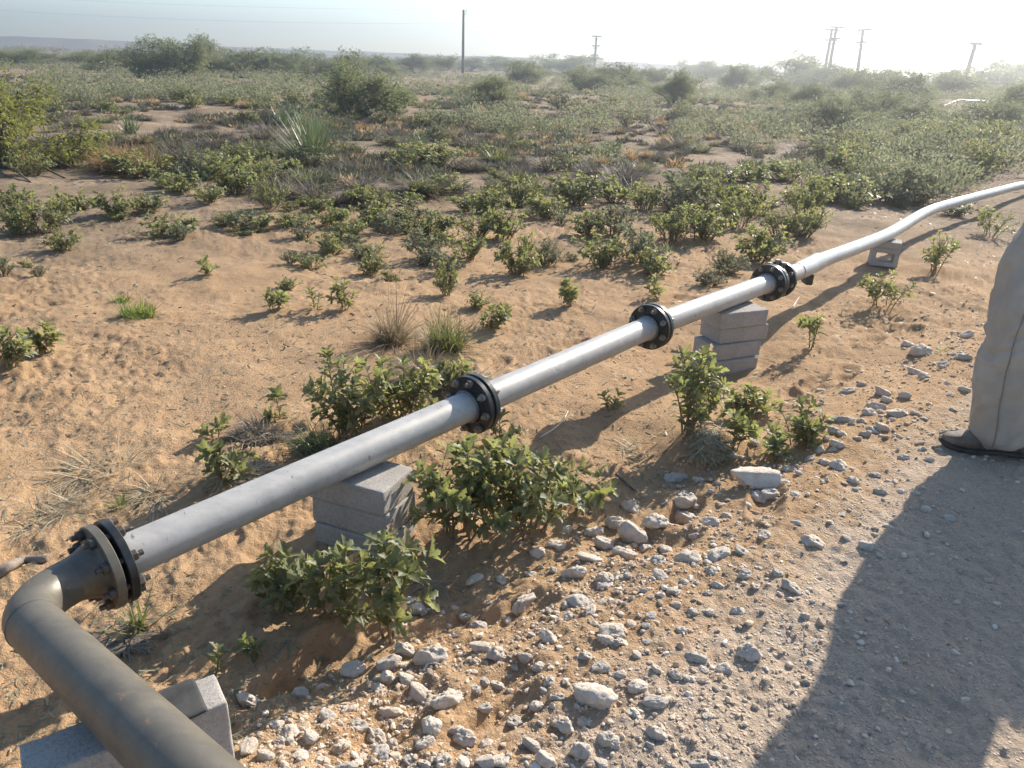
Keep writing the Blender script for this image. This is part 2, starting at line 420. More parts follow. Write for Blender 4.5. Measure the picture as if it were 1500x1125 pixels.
def _tmpl(kind):
    if kind == 'oak':
        t = np.array([0, .14, .28, .40, .54, .66, .80, .90, 1.0]); w = np.array([.03, .17, .43, .27, .54, .31, .46, .24, .03])
    elif kind == 'oval':
        t = np.array([0, .3, .65, 1.0]); w = np.array([.04, .42, .46, .03])
    else:   # diamond
        t = np.array([0, .55, 1.0]); w = np.array([.02, .5, .02])
    V = []
    for a, b in zip(t, w):
        for y in (-1, 0, 1): V.append((a, y * b, abs(y) * b * .34 - .30 * a * a))
    return np.array(V), grid_faces(len(t), 3)
TM = {k: _tmpl(k) for k in ('oak', 'oval', 'dia')}

def leaves(mb, B, T, N, L, W, lv, kind='oak', mi=0):
    B = np.asarray(B, float); T = nrm(np.asarray(T, float)); N = np.asarray(N, float)
    S = nrm(np.cross(T, N)); N = np.cross(S, T); tv, tf = TM[kind]; k = len(tv); n = len(B)
    L = np.broadcast_to(L, (n,))[:, None, None]; W = np.broadcast_to(W, (n,))[:, None, None]
    V = B[:, None] + T[:, None] * tv[None, :, :1] * L + S[:, None] * tv[None, :, 1:2] * W + N[:, None] * tv[None, :, 2:] * L * .8
    Fs = (tf[None] + (np.arange(n) * k)[:, None, None]).reshape(-1, 4)
    mb.add(V.reshape(-1, 3), Fs, np.repeat(lv, k), mi)

def bez(a, b, c, n):
    t = np.linspace(0, 1, n)[:, None]; return (1 - t) ** 2 * a + 2 * t * (1 - t) * b + t * t * c

def oak_mesh(rng, h, w, nst, leafL, kind='oak', dens=1.0, asp=.40):
    lb, sb = MB(), MB(); Bs, Ts, Ns, Ls = [], [], [], []
    def shoot(path, r0, lvl):
        k = len(path); sb.add(*tube(path, np.linspace(r0, r0 * .45, k), 5, False))
        ax = nrm(np.gradient(path, axis=0)); ln = np.linalg.norm(path[-1] - path[0])
        m = max(3, int(ln / (leafL * .27) * dens)); ph = rng.rand() * 6.3
        for i in range(m):
            t = (.20 if lvl == 0 else .08) + (1 - (.20 if lvl == 0 else .08)) * (i + .5 * rng.rand()) / m
            j = min(int(t * (k - 1)), k - 2); f = t * (k - 1) - j; p = path[j] * (1 - f) + path[j + 1] * f; a = ax[j]
            ph += 2.4; u = nrm(np.cross(a, [.3, .2, 1.])); v = np.cross(a, u); rdl = math.cos(ph) * u + math.sin(ph) * v
            Bs.append(p); Ts.append(a * rng.uniform(.25, .75) + rdl + np.array([0, 0, rng.uniform(-.1, .45)])); Ns.append(a * .9 - rdl * .35 + rng.normal(0, .3, 3)); Ls.append(leafL * rng.uniform(.6, 1.1))
        for i in range(5):
            ph += 1.35; a = ax[-1]; u = nrm(np.cross(a, [.3, .2, 1.])); v = np.cross(a, u); rdl = math.cos(ph) * u + math.sin(ph) * v
            Bs.append(path[-1]); Ts.append(a * rng.uniform(.6, 1.4) + rdl * .8); Ns.append(a * .5 - rdl + rng.normal(0, .2, 3)); Ls.append(leafL * rng.uniform(.7, 1.15))
    for s in range(nst):
        a = rng.rand() * 6.283; rr = math.sqrt(rng.rand()) * w * .46; bb = rng.rand() * 6.283
        b = np.array([math.cos(bb), math.sin(bb), 0]) * w * .10 * rng.rand(); b = b + np.array([math.cos(a), math.sin(a), 0]) * rr * .25; b[2] = -.02
        top = np.array([math.cos(a) * rr, math.sin(a) * rr, h * (1 - .5 * (rr / (w * .5)) ** 2) * rng.uniform(.45, 1.0)])
        mid = (b + top) * .5 + np.array([-math.cos(a) * rr * .12, -math.sin(a) * rr * .12, h * .12]) + rng.normal(0, .03 * h, 3)
        P = bez(b, mid, top, 7); shoot(P, .0045 * (h / .35) ** .5, 0)
        for q in range(rng.randint(1, 4) if h > .14 else rng.randint(0, 2)):
            i = rng.randint(2, 6); d = rng.normal(0, 1, 3); d[2] = abs(d[2]) * .7 + .35; d = nrm(d) * h * rng.uniform(.18, .36)
            shoot(bez(P[i], P[i] + d * .5 + [0, 0, .02 * h], P[i] + d, 4), .0026, 1)
    Ls = np.array(Ls)
    Ns = np.array(Ns); Ns[:, 2] += .35
    leaves(lb, Bs, Ts, Ns, Ls, Ls * asp * rng.uniform(.8, 1.2, len(Ls)) * 1.15, rng.rand(len(Ls)), kind)
    return lb, sb

def blades(mb, rng, n, h, spread, width, base=.03, droop=.5, seg=4, mi=0, up=.8, lo=.35):
    """curved tapering blades leaving a small base"""
    a = rng.rand(n) * 6.283; el = np.clip(rng.normal(up, .35, n), -.02, 1.5); L = h * rng.uniform(lo, 1.0, n)
    ra = np.sqrt(rng.rand(n)) * base; a2 = rng.rand(n) * 6.283
    B = np.stack([np.cos(a2) * ra, np.sin(a2) * ra, np.zeros(n) - .005], 1)
    hd = np.stack([np.cos(a), np.sin(a), np.zeros(n)], 1); d0 = hd * (np.cos(el) * spread)[:, None] + np.array([0, 0, 1.]) * np.sin(el)[:, None]; d0 = nrm(d0)
    side = nrm(np.cross(d0, [0, 0, 1.]) + rng.normal(0, .15, (n, 3))); t = np.linspace(0, 1, seg + 1); V = np.zeros((n, (seg + 1) * 2, 3)); dr = droop * rng.uniform(.2, 1.3, n)
    for i, tt in enumerate(t):
        P = B + d0 * (L * tt)[:, None]; P[:, 2] -= dr * L * tt * tt * (np.cos(el) + .25); P += hd * (dr * L * tt * tt * .25)[:, None]
        P[:, 2] = np.maximum(P[:, 2], .003)
        wv = width * (1 - tt) ** .7 * .5 + width * .06
        V[:, 2 * i] = P - side * wv; V[:, 2 * i + 1] = P + side * wv
    f = grid_faces(seg + 1, 2); Fs = (f[None] + (np.arange(n) * (seg + 1) * 2)[:, None, None]).reshape(-1, 4)
    mb.add(V.reshape(-1, 3), Fs, np.repeat(rng.rand(n), (seg + 1) * 2), mi); return mb

def mesquite_mesh(rng, h, w, nst, nleaf, droop=.4, lean=(0, 0), leafL=.09, spray=True):
    wb, lb = MB(), MB(); tips = []
    def grow(p, d, L, r, lvl):
        n = 5; pts = [p]; q = p.copy(); dd = d.copy()
        for i in range(n):
            dd = nrm(dd + rng.normal(0, .24, 3) + np.array([0, 0, .06 if lvl < 2 else -droop * .12])); q = q + dd * L / n; pts.append(q)
            if lvl >= 1: tips.append((q, dd, lvl))
        wb.add(*tube(pts, np.linspace(r, r * .5, n + 1), 5 if lvl < 2 else 3, False))
        if lvl < 3:
            for k in range(rng.randint(2, 5)):
                i = rng.randint(2, n + 1); v = nrm(dd + rng.normal(0, .75, 3)); v[2] = v[2] * .7 + .1
                grow(pts[i], nrm(v), L * rng.uniform(.5, .8), r * .5, lvl + 1)
    for s in range(nst):
        a = rng.rand() * 6.283; o = rng.uniform(.4, 1.0)
        d = nrm(np.array([math.cos(a) * o * w / h * .6 + lean[0], math.sin(a) * o * w / h * .6 + lean[1], 1.0]))
        grow(np.array([math.cos(a), math.sin(a), 0]) * w * .04 * rng.rand(), d, h * .5, h * .022, 0)
    # scale into the wanted envelope
    Tp = np.array([t[0] for t in tips]); Td = np.array([t[1] for t in tips])
    sx = w / (np.percentile(np.abs(Tp[:, :2] - np.median(Tp[:, :2], 0)), 96) * 2 + .01); sz = h / (np.percentile(Tp[:, 2], 98) + .01)
    S = np.array([sx, sx, sz]); wb.v = [v * S for v in wb.v]; Tp = Tp * S
    i = rng.randint(0, len(Tp), nleaf); k = 7
    B = Tp[i] + rng.normal(0, .06 * h, (nleaf, 3)) * [1.3, 1.3, .8]; T = Td[i] + rng.normal(0, .6, (nleaf, 3)); T[:, 2] -= droop; T = nrm(T)
    # each spray: a row of small leaflets along a drooping stalk
    t = rng.rand(nleaf, k); P = B[:, None] + T[:, None] * (t * leafL * 1.6)[..., None] + rng.normal(0, leafL * .13, (nleaf, k, 3))
    lvv = np.repeat(rng.rand(nleaf) * .6, k) + rng.rand(nleaf * k) * .4
    m = P[:, :, 2].ravel() > .02; TT = np.repeat(T, k, 0) + rng.normal(0, .5, (nleaf * k, 3))
    leaves(lb, P.reshape(-1, 3)[m], TT[m], rng.normal(0, 1, (m.sum(), 3)) + [0, 0, .5], leafL * .75, leafL * .24, lvv[m], 'dia')
    return lb, wb

def plant(name, parts, loc, rz=0.0):
    """parts: [(part name, MB, material)] hung on an Empty at the foot of the plant"""
    e = empty(name, loc, rz)
    for pn, mb, mt in parts: mb.obj(pn, mt, e, smooth=True)
    return e

# ---- labels that place each thing beside something one can find
MARKS = [
    ('bent olive pipe', 110, 960), ('first bolted flange', 160, 826), ('second bolted flange', 694, 591), ('third bolted flange', 954, 478),
    ('triple ringed flange', 1140, 405), ('short block stack', 530, 760), ('tall block stack', 1075, 495), ('hollow block stand', 1303, 370),
    ('wedge boulder', 1108, 694), ('black boot', 1430, 648), ('shadow of the legs', 1290, 950), ('spiky yucca', 445, 215),
    ('bright grass tuft', 200, 452), ('russet dry bush', 185, 228), ('yellow green mesquite', 60, 175), ('bare utility pole', 680, 75),
    ('pitted boulder', 868, 1010), ('long white stone', 767, 876), ('front concrete block', 285, 1040), ('flat white slab', 866, 814),
    ('dry bunch grass', 600, 500), ('round tan tufts', 915, 228), ('tall dark mesquite', 265, 95), ('domed mesquite', 515, 135), ('dead root mound', 1033, 640),
    ('white plastic pipe', 1400, 297), ('slim sapling', 1187, 480), ('broad bush under the pipe', 740, 710), ('long grey slab', 655, 1018),
    ('twin pole pair', 1215, 90), ('transformer pole', 872, 75), ('knobbly stone', 632, 951), ('smooth half buried stone', 1093, 950),
    ('rubble heap by the boot', 1300, 585), ('round bush before the blocks', 1030, 560), ('bush against the short stack', 490, 860), ('thin pale pipes', 1400, 172),
]
def place_words(px, py, skip=None):
    best = min((m for m in MARKS if m[0] != skip), key=lambda m: math.hypot(m[1] - px, (m[2] - py) * 1.5))
    dx, dy = px - best[1], (py - best[2]) * 1.5
    a = math.degrees(math.atan2(-dy, dx)) % 360
    w = ['right of', 'behind and right of', 'behind', 'behind and left of', 'left of', 'in front and left of', 'in front of', 'in front and right of'][int((a + 22.5) // 45) % 8]
    return f'{w} the {best[0]}'
ORD = ['largest', 'second largest', 'third largest', 'fourth largest', 'fifth largest', 'sixth largest', 'seventh largest', 'eighth largest']
def label_all(items, group):
    """items: [(object, px, py, size px, words)]"""
    bins = {}
    for it in items: bins.setdefault((it[4], place_words(it[1], it[2])), []).append(it)
    for (wd, pl), L in bins.items():
        L.sort(key=lambda q: -q[3])
        for i, it in enumerate(L):
            o = it[0]
            if len(L) == 1: o['label'] = f'{wd} {pl}'
            elif i < len(ORD): o['label'] = f'{ORD[i]} {wd} {pl}'
            else: o['label'] = f'smaller {wd} {pl}'
            o['group'] = group

# ---- oak scrub set out as in the photograph: base x, base y, width, height (pixels)
NEAR = [  # each a plant of its own
    (678, 782, 165, 165, 15, 'dense dark green oak bush with notched leaves right of the short block stack'),
    (772, 778, 135, 130, 12, 'bushy green oak sprout with upright leaves between the pipe and the rubble'),
    (838, 742, 110, 75, 6, 'low leafy oak runner reaching from the broad bush toward the sand'),
    (735, 690, 70, 85, 4, 'dark stemmed oak sprig standing right under the second bolted flange'),
    (572, 932, 78, 178, 8, 'tall narrow oak sprout with pale undersides before the corner of the short block stack'),
    (488, 903, 112, 92, 9, 'spreading oak sprout in front of the shaded face of the short block stack'),
    (405, 888, 95, 85, 7, 'shadowed oak sprout left of the short block stack under the pipe'),
    (500, 640, 150, 128, 13, 'dark leafy oak bush with bare lower stems behind the pipe above a grass clump'),
    (590, 622, 140, 108, 13, 'thick bright oak bush touching the far side of the pipe'),
    (663, 572, 48, 60, 4, 'small upright oak sprig just behind the second bolted flange'),
    (1008, 632, 112, 132, 12, 'big round oak bush at the foot of the tall block stack'),
    (1086, 612, 66, 50, 5, 'oak bush joined to the front corner of the tall block stack'),
    (1166, 648, 80, 62, 6, 'low oak bush beside the pale rubble heap'),
    (1132, 668, 62, 44, 4, 'sparse oak sprout between the wedge boulder and the dead root mound'),
    (1112, 606, 60, 40, 4, 'thin oak sprout on the sand right of the tall block stack foot'),
    (1075, 660, 36, 50, 3, 'short oak sprig growing at the right edge of the dead root mound'),
    (896, 602, 38, 32, 3, 'tiny oak seedling alone on bare sand below the third bolted flange'),
    (1190, 512, 42, 78, 3, 'slim tall oak sapling with a bare leaning stem'),
    (1290, 448, 98, 58, 8, 'wide low oak bush on sand in front of the hollow block stand'),
    (1370, 398, 58, 66, 8, 'round oak bush right of the hollow block stand'),
    (14, 538, 55, 74, 6, 'leafy oak bush cut by the left picture edge on bare sand'),
    (62, 518, 52, 54, 5, 'round leafed oak bush beside the one at the left picture edge'),
    (402, 454, 34, 48, 4, 'upright two part oak sprout on sand with a long shadow'),
    (303, 403, 34, 28, 4, 'lone small oak sprout in the open bare sand'),
    (722, 480, 56, 42, 6, 'compact oak bush behind the pipe between second and third flanges'),
    (838, 447, 52, 38, 5, 'small oak bush on open sand left of the third bolted flange'),
    (955, 432, 36, 30, 3, 'small oak sprig directly behind the third bolted flange'),
    (325, 708, 62, 70, 4, 'oak seedling with a few large leaves near the pipe and dry straw'),
    (318, 642, 34, 40, 2, 'withered brownish oak shoot behind the straw heap'),
    (412, 612, 22, 40, 2, 'thin reddish oak shoot beside the grey dead clump'),
    (316, 985, 34, 36, 2, 'tiny pale sprout in shade behind the front concrete block'),
    (380, 948, 46, 32, 2, 'tiny two leaf sprout in the shadow of the block stack'),
    (505, 452, 34, 48, 4, 'narrow oak sprout second to the right of the two part sprout'),
    (462, 452, 24, 32, 3, 'small oak sprout just right of the two part sprout'),
    (1450, 347, 72, 50, 8, 'oak bush on the sand just under the far end of the white pipe'),
]
FIELD = [(250,350,90,55),(70,335,110,70),(95,365,60,42),(160,315,70,45),(28,340,60,60),(210,310,70,40),(120,308,60,40),(20,306,60,50),(10,402,32,42),(55,405,26,26),(38,392,22,20),
    (325,330,40,30),(350,338,50,32),(385,337,52,35),(420,332,50,35),(405,302,72,50),(465,307,50,40),(300,295,60,50),(340,280,80,60),(270,280,70,40),(440,347,50,36),(485,366,60,42),(520,347,55,45),(455,388,50,30),(425,385,36,26),(546,405,46,38),(480,340,50,40),(550,325,60,40),(530,378,44,30),(575,347,60,50),(620,382,60,50),(600,335,60,45),(640,345,70,50),(655,402,62,52),(690,380,60,52),(700,350,70,55),(745,350,60,60),(762,398,84,66),(800,386,72,60),(680,310,60,45),(660,287,60,40),(720,310,60,50),(765,300,60,50),(720,285,50,35),(800,320,70,60),(840,300,90,60),(860,342,72,60),(900,350,80,60),(880,392,84,72),(930,388,80,72),(950,404,60,55),(905,300,70,50),(950,310,80,60),(1000,312,90,72),(1040,310,80,70),(980,352,84,62),(1030,352,90,72),(1075,332,84,72),(1120,312,90,64),(1170,312,90,72),(1182,342,74,72),(1122,384,92,64),(1066,402,72,46),(1040,416,56,34),(1200,290,80,50),(1250,292,90,62),(1310,292,90,60),(1350,302,84,68),(1240,262,90,60),(1300,254,90,50),(1380,262,90,60),(1440,252,90,60),(1150,262,80,50),(620,285,50,30),(560,290,40,26),(615,284,36,22),(830,272,70,32),(650,436,46,56),(700,447,40,36),(575,412,36,26),(610,330,40,40),(1140,345,70,50),(1230,300,60,40),(590,300,46,30),(530,300,50,34),(370,262,70,42),(430,275,60,40),(320,250,60,34),(610,222,50,26),(570,212,40,20),(500,222,40,20),(1200,225,80,50),(1270,222,80,50),(1340,222,90,60),(1410,226,90,60),(1470,222,80,60),(1005,268,60,40),(1060,268,70,40),(1110,268,60,36),(700,230,50,24),(720,262,44,22),(860,150,70,40),(820,160,60,36),(1395,318,50,34)]

_pr = np.random.RandomState(19)
for k in range(46):
    t_ = _pr.uniform(-.2, 5.0); off = _pr.choice([.42, .75, -.55, -.8]) + _pr.normal(0, .10); a_ = rad(90 - 41 + _pr.normal(0, 14))
    PRINTS.append((-.9 + .66 * t_ + off * .75, 1.75 + .75 * t_ - off * .66, math.cos(a_), math.sin(a_)))
P_NEAR = [gp(a[0], a[1]) for a in NEAR]
for P, a in zip(P_NEAR, NEAR):
    w = a[2] * project(P)[2] / F
    MOUNDS.append((P[0], P[1], max(.12, w * .55), min(.035, .10 * w)))
MOUNDS.append((-.60, 1.10, .30, .085))
MOUNDS.append((1.30, 4.18, .40, -.085 - hz(1.30, 4.18)))
MOUNDS.append((*gp(1033, 662)[:2], .17, .10))
for px, py, r_, h_ in ((1170, 470, .3, .03), (1330, 430, .25, .06), (1400, 440, .3, .05), (1120, 545, .35, .03)):
    MOUNDS.append((*gp(px, py)[:2], r_, h_))

def pocket(x, y):    # the sandy pocket of round tan tufts between the scrub patches
    a, d = np.degrees(np.arctan2(x, y)), np.hypot(x, y)
    return (a > 4.5) & (a < 22.5) & (d > 11.0) & (d < 24.0 + 2 * np.sin(a))
def size_at(P, w, h):
    d = project(P)[2]; dn = math.atan2(CAM_H - P[2], math.hypot(P[0], P[1]))
    return w * d / F, h * d / F / max(.55, math.cos(dn) + .05)

for i, a in enumerate(NEAR):
    px, py, w, h, nst, lab = a; P = gp(px, py); W, H = size_at(P, w, h); rng = np.random.RandomState(100 + i)
    d = project(P)[2]; LL = .054 if d < 4.6 else .048
    LL = min(LL, max(.035, H * .42))
    lb, sb = oak_mesh(rng, H * .97, W * 1.03, max(2, int(nst * .85) + 1), LL, 'oak', .85)
    o = plant('oak_scrub', [('foliage', lb, M['oak']), ('stem', sb, M['stem'])], (P[0], P[1], P[2] - .005))
    tag(o, lab, 'oak shrub', 'oak shrubs near the pipeline')

PROTO = []
for i in range(7):
    rng = np.random.RandomState(300 + i); h, w = (.30, .42) if i < 4 else (.42, .72)
    lb, sb = oak_mesh(rng, h, w, 16 if i < 4 else 26, .038, 'oval', .75, .44)
    e = empty('oak_scrub'); lb.obj('foliage', M['oakfar' if i in (2, 5) else 'oak'], e); sb.obj('stem', M['stem'], e); PROTO.append([e, h, w, False])

def place(protos, px, py, w, h, rng):
    pr = protos[rng.randint(len(protos))]; P = gp(px, py); W, H = size_at(P, w, h)
    if pr[3]: o = copy_tree(pr[0])
    else: o = pr[0]; pr[3] = True
    o.location = (P[0], P[1], P[2] - .01); o.rotation_euler = (0, 0, rng.rand() * 6.283); o.scale = (W / pr[2], W / pr[2], H / pr[1]); return o

rng = np.random.RandomState(5); items = []
for _ in range(64):
    fx, fy = FIELD[rng.randint(len(FIELD))][:2]; FIELD.append((fx + rng.normal(0, 45), min(455, max(205, fy + rng.normal(0, 20))), rng.uniform(22, 50), rng.uniform(16, 34)))
FIELD = [q for q in FIELD if not (q[0] < 340 and q[1] < 262 and q[2] < 51) and not (850 < q[0] < 1215 and q[1] < 262 and q[2] < 71) and not (q[0] > 1010 and q[1] > 352 and q[2] < 51) and not (q[0] < 380 and q[1] > 375 and q[2] < 51 and q[0] > 70)]
for (px, py, w, h) in FIELD:
    o = place(PROTO[:4] if w < 62 else PROTO, px + rng.normal(0, 5), py + rng.normal(0, 3), w * rng.uniform(.92, 1.25), h * rng.uniform(.74, 1.02), rng); o['category'] = 'oak shrub'
    items.append((o, px, py - h / 2, w * h, 'green oak scrub'))
# further scrub of the same kind, thinning into the carpet beyond
n = 0
while n < 130:
    px, py = rng.uniform(-30, 1530), rng.uniform(128, 262)
    dens = .95 if (px < 480 and py < 172) else (.08 if px < 480 else (.16 if px < 1180 else .9))
    if px < 480 and py > 240: dens = .3
    if rng.rand() > dens: continue
    if 850 < px < 1215 and 192 < py < 262 and rng.rand() < .85: continue
    d = CAM_H * F / ((py - (93 + .039 * (px - 750))) * .924); w = .75 * F / d * rng.uniform(.7, 1.4); h = w * rng.uniform(.42, .62)
    o = place(PROTO, px, py, w, h, rng); o['category'] = 'oak shrub'; items.append((o, px, py - h / 2, w * h, 'grey green oak scrub')); n += 1
for pr in PROTO:
    if not pr[3]:
        for c in list(pr[0].children): D.objects.remove(c)
        D.objects.remove(pr[0])
label_all(items, 'oak scrub across the sand flat')

# ---- the far carpet of scrub, past counting
def carpet():
    rng = np.random.RandomState(77); lb = MB(); N = 6500
    ang = rng.uniform(-.70, .70, N); r = np.exp(rng.uniform(math.log(13), math.log(420), N)); x = r * np.sin(ang); y = r * np.cos(ang)
    cl = fbm2(x * .11, y * .11, 3, 91) + .25 * vnoise2(x * .6, y * .6, 92)
    px = 750 + F * np.tan(ang) * .95
    thr = np.where(r < 19, np.where(px < 480, .25, np.where(px < 1215, .38, -.02)), np.where(r < 45, np.where(px < 480, -.16, np.where(px < 1040, np.where(r < 27, .03, -.12), -.12)), -.30))
    pd_ = np.min([np.hypot(x - a, y - b) for a, b in ((4.9, 9.1), (5.7, 9.9), (6.5, 10.8), (7.3, 11.66), (8.0, 12.3), (8.6, 12.9), (9.5, 13.8), (10.4, 14.6), (6.1, 9.2), (6.9, 10.1), (7.7, 11.0), (8.5, 11.8))], 0)
    k = (cl > thr) & (pd_ > 1.0) & ~(pocket(x, y) & (rng.rand(N) < np.where(r < 18, .93, .62))); x, y, r = x[k], y[k], r[k]; z = height(x, y); n = len(x)
    per = np.where(r < 30, 190, np.where(r < 70, 95, 44))
    idx = np.repeat(np.arange(n), per); m = len(idx); sz = rng.uniform(.22, .50, n) * (1 + rng.rand(n) ** 4 * 1.2) * (1 + .9 * sstep(60, 200, r)); wd = sz * rng.uniform(.7, 1.2, n)
    a = rng.rand(m) * 6.283; q = np.sqrt(rng.rand(m)); hh = rng.rand(m) ** .45
    B = np.stack([x[idx] + np.cos(a) * q * wd[idx], y[idx] + np.sin(a) * q * wd[idx], z[idx] + hh * sz[idx] * np.sqrt(1.02 - q * q)], 1)
    T = np.stack([np.cos(a) * .6, np.sin(a) * .6, rng.uniform(.2, 1.2, m)], 1) + rng.normal(0, .4, (m, 3))
    L = (.042 + .0010 * r[idx]) * rng.uniform(.7, 1.3, m)
    leaves(lb, B, T, rng.normal(0, 1, (m, 3)) + [0, 0, .6], L, L * .55, np.clip(rng.rand(n)[idx] * .5 + rng.rand(m) * .45, 0, .97), 'dia')
    o = lb.obj('scrub_vegetation', M['oakfar']); tag(o, 'far carpet of grey green scrub running to the skyline', 'vegetation', kind='stuff')
carpet()
def brush_cover():
    rng = np.random.RandomState(78); m = MB(); N = 6500
    ang = rng.uniform(-.62, .34, N); r = np.exp(rng.uniform(math.log(8.5), math.log(50), N)); x = r * np.sin(ang); y = r * np.cos(ang)
    cl = fbm2(x * .35, y * .35, 3, 96) + .3 * vnoise2(x * 1.3, y * 1.3, 97); px = 750 + F * np.tan(ang) * .95
    lo = np.where(px < 520, 9.3, np.where(px < 860, 10.8, 12.5)); k = (r > lo) & (cl > np.where(r < 14, .02, -.10)) & ~(pocket(x, y) & (rng.rand(N) < .80)); x, y, r = x[k], y[k], r[k]; n = len(x); z = height(x, y); per = 60
    idx = np.repeat(np.arange(n), per); M_ = len(idx); sz = rng.uniform(.07, .20, n); a = rng.rand(M_) * 6.28; rr_ = np.sqrt(rng.rand(M_)) * sz[idx] * 1.1
    B = np.stack([x[idx] + np.cos(a) * rr_ * .6, y[idx] + np.sin(a) * rr_ * .6, z[idx] - .01], 1); el = rng.uniform(.25, 1.3, M_); b2 = a + rng.normal(0, .7, M_)
    T = np.stack([np.cos(b2) * np.cos(el), np.sin(b2) * np.cos(el), np.sin(el)], 1); L = sz[idx] * rng.uniform(.5, 1.1, M_)
    leaves(m, B, T, rng.normal(0, 1, (M_, 3)), L, .008 + .0007 * r[idx], np.clip(rng.rand(n)[idx] * .6 + rng.rand(M_) * .4, 0, 1), 'dia')
    pick = rng.rand(n)[idx]; m.mi = [np.repeat(np.where(pick < .12, 1, np.where(pick < .55, 2, 0)), len(TM['dia'][1])).astype(np.int32)]
    o = m.obj('brush_vegetation', [M['grey'], M['tan'], M['sage']]); tag(o, 'low dead grey brown brush matted over the flat beyond the green shrubs', 'vegetation', kind='stuff')
brush_cover()

# ---- mesquites
rng = np.random.RandomState(40)
lb, wb = mesquite_mesh(rng, 1.18, 2.2, 7, 2100, .55, leafL=.075)
P = gp(28, 240); o = plant('mesquite_bush', [('foliage', lb, M['mesqy']), ('branch', wb, M['bark'])], (P[0] - .25, P[1], P[2] - .02))
tag(o, 'yellow green feathery mesquite at the left picture edge, bare dark branches at its foot', 'mesquite bush')
MESQ = [(515,168,140,86,'domed mesquite bush with dark branching foot in mid field'),(715,158,78,52,'small round mesquite bush below the bare utility pole'),
    (262,114,84,66,'tallest dark mesquite on the skyline with ragged tops'),(300,112,62,62,'ragged topped mesquite joined to the tallest dark one on its right'),
    (215,112,90,48,''),(175,106,80,34,''),(345,114,100,46,''),(395,114,100,42,''),(445,114,90,38,''),(490,113,80,36,''),(130,98,70,24,''),(60,92,80,20,''),(20,96,70,24,''),
    (548,112,80,32,''),(600,108,66,26,''),(645,106,60,26,''),(690,104,50,20,''),(730,104,60,22,''),(765,124,58,40,'mesquite with bare dark branches right of the bare utility pole'),
    (828,110,86,34,'rounded dark mesquite on the skyline left of the transformer pole'),(855,132,100,32,''),(905,132,90,40,''),(945,126,70,32,''),(985,154,62,56,'thin airy mesquite with visible branching limbs in mid field'),
    (1016,114,52,28,''),(1050,120,60,28,''),(1075,136,56,46,'round hazy mesquite bush left of the tall skyline mesquite'),(1098,116,50,24,''),(1158,126,92,54,'tall hazy mesquite on the skyline left of the twin pole pair'),
    (1205,132,90,42,''),(1262,142,96,46,''),(1322,150,96,48,''),(1366,118,42,22,'small mesquite alone on the skyline between the poles'),(1402,144,100,42,''),(1450,138,110,44,''),(1492,132,90,46,''),
    (1228,190,100,52,'twiggy hazy mesquite behind the white plastic pipe'),(1452,196,100,54,''),(1352,186,90,44,''),(1290,172,90,44,''),(1180,160,80,40,''),(1130,150,70,34,''),(1500,170,90,50,'')]
MP = []
for i in range(5):
    rng = np.random.RandomState(500 + i)
    lb, wb = mesquite_mesh(rng, 2.0, 3.0, 8, 3000, .3, leafL=.12); e = empty('mesquite_bush'); lb.obj('foliage', M['mesq'], e); wb.obj('branch', M['bark'], e); MP.append([e, 2.0, 2.9, False])
rng = np.random.RandomState(41); items = []
for (px, py, w, h, lab) in MESQ:
    o = place(MP, px, py, w * .95, h * (.80 if lab else .85), rng); o['category'] = 'mesquite bush'
    if lab: tag(o, lab, group='mesquite bushes beyond the flat')
    else: items.append((o, px, py - h / 2, w * h, 'feathery mesquite bush'))
label_all(items, 'mesquite bushes beyond the flat')

# ---- tufts, grasses, yuccas
def tuft_obj(name, mat, mk, px, py, label, cat, group=None, sink=.005):
    P = gp(px, py); mb = MB(); mk(mb, project(P)[2] / F)
    o = mb.obj(name, mat, None, True, (P[0], P[1], P[2] - sink)); tag(o, label, cat, group); return o
R = lambda s: np.random.RandomState(s)
tuft_obj('green_grass_tuft', M['grass'], lambda m, k: blades(m, R(1), 420, 34 * k, 1.0, .006, 22 * k, .35), 202, 462, 'bright green low grass tuft alone on the bare sand', 'grass tuft')
tuft_obj('green_grass_tuft', M['grass'], lambda m, k: blades(m, R(2), 150, 20 * k, 1.0, .006, 12 * k, .35), 178, 442, 'smaller bright grass tuft touching the back of the larger one', 'grass tuft')
def bunch(m, k):
    blades(m, R(3), 520, 88 * k, 1.0, .0045, 18 * k, .55, up=.8); blades(m, R(4), 30, 150 * k, .75, .004, 8 * k, .18, up=1.0, lo=.6)
tuft_obj('bunch_grass', M['drybunch'], bunch, 575, 502, 'dry bunch grass with long bare stalks fanning upward behind the pipe', 'grass clump')
tuft_obj('bunch_grass', M['grassd'], lambda m, k: blades(m, R(6), 560, 84 * k, .9, .0055, 24 * k, .4, up=.9), 652, 512, 'greener bunch grass just right of the dry stalky clump', 'grass clump')
tuft_obj('bunch_grass', M['drybunch'], lambda m, k: blades(m, R(7), 900, 96 * k, 1.1, .0045, 22 * k, .95, up=.75), 625, 556, 'drooping straw coloured bunch grass nearest behind the pipe', 'grass clump')
tuft_obj('dead_grass_clump', M['grey'], lambda m, k: blades(m, R(8), 900, 62 * k, 1.2, .005, 30 * k, .85, up=.55), 382, 640, 'grey dead matted grass clump on sand left of the oak bush', 'grass clump')
def under(m, k):
    blades(m, R(9), 480, 58 * k, 1.1, .005, 34 * k, .7, up=.6)
tuft_obj('bunch_grass', M['grassd'], under, 472, 652, 'grass clump with bent grey blades at the foot of the oak bush', 'grass clump')
def sprouts(m, k):
    blades(m, R(10), 46, 78 * k, .8, .007, 16 * k, .15, up=1.0)
tuft_obj('green_grass_tuft', M['grassd'], sprouts, 200, 922, 'thin sprouting grass beneath the first bolted flange', 'grass tuft')
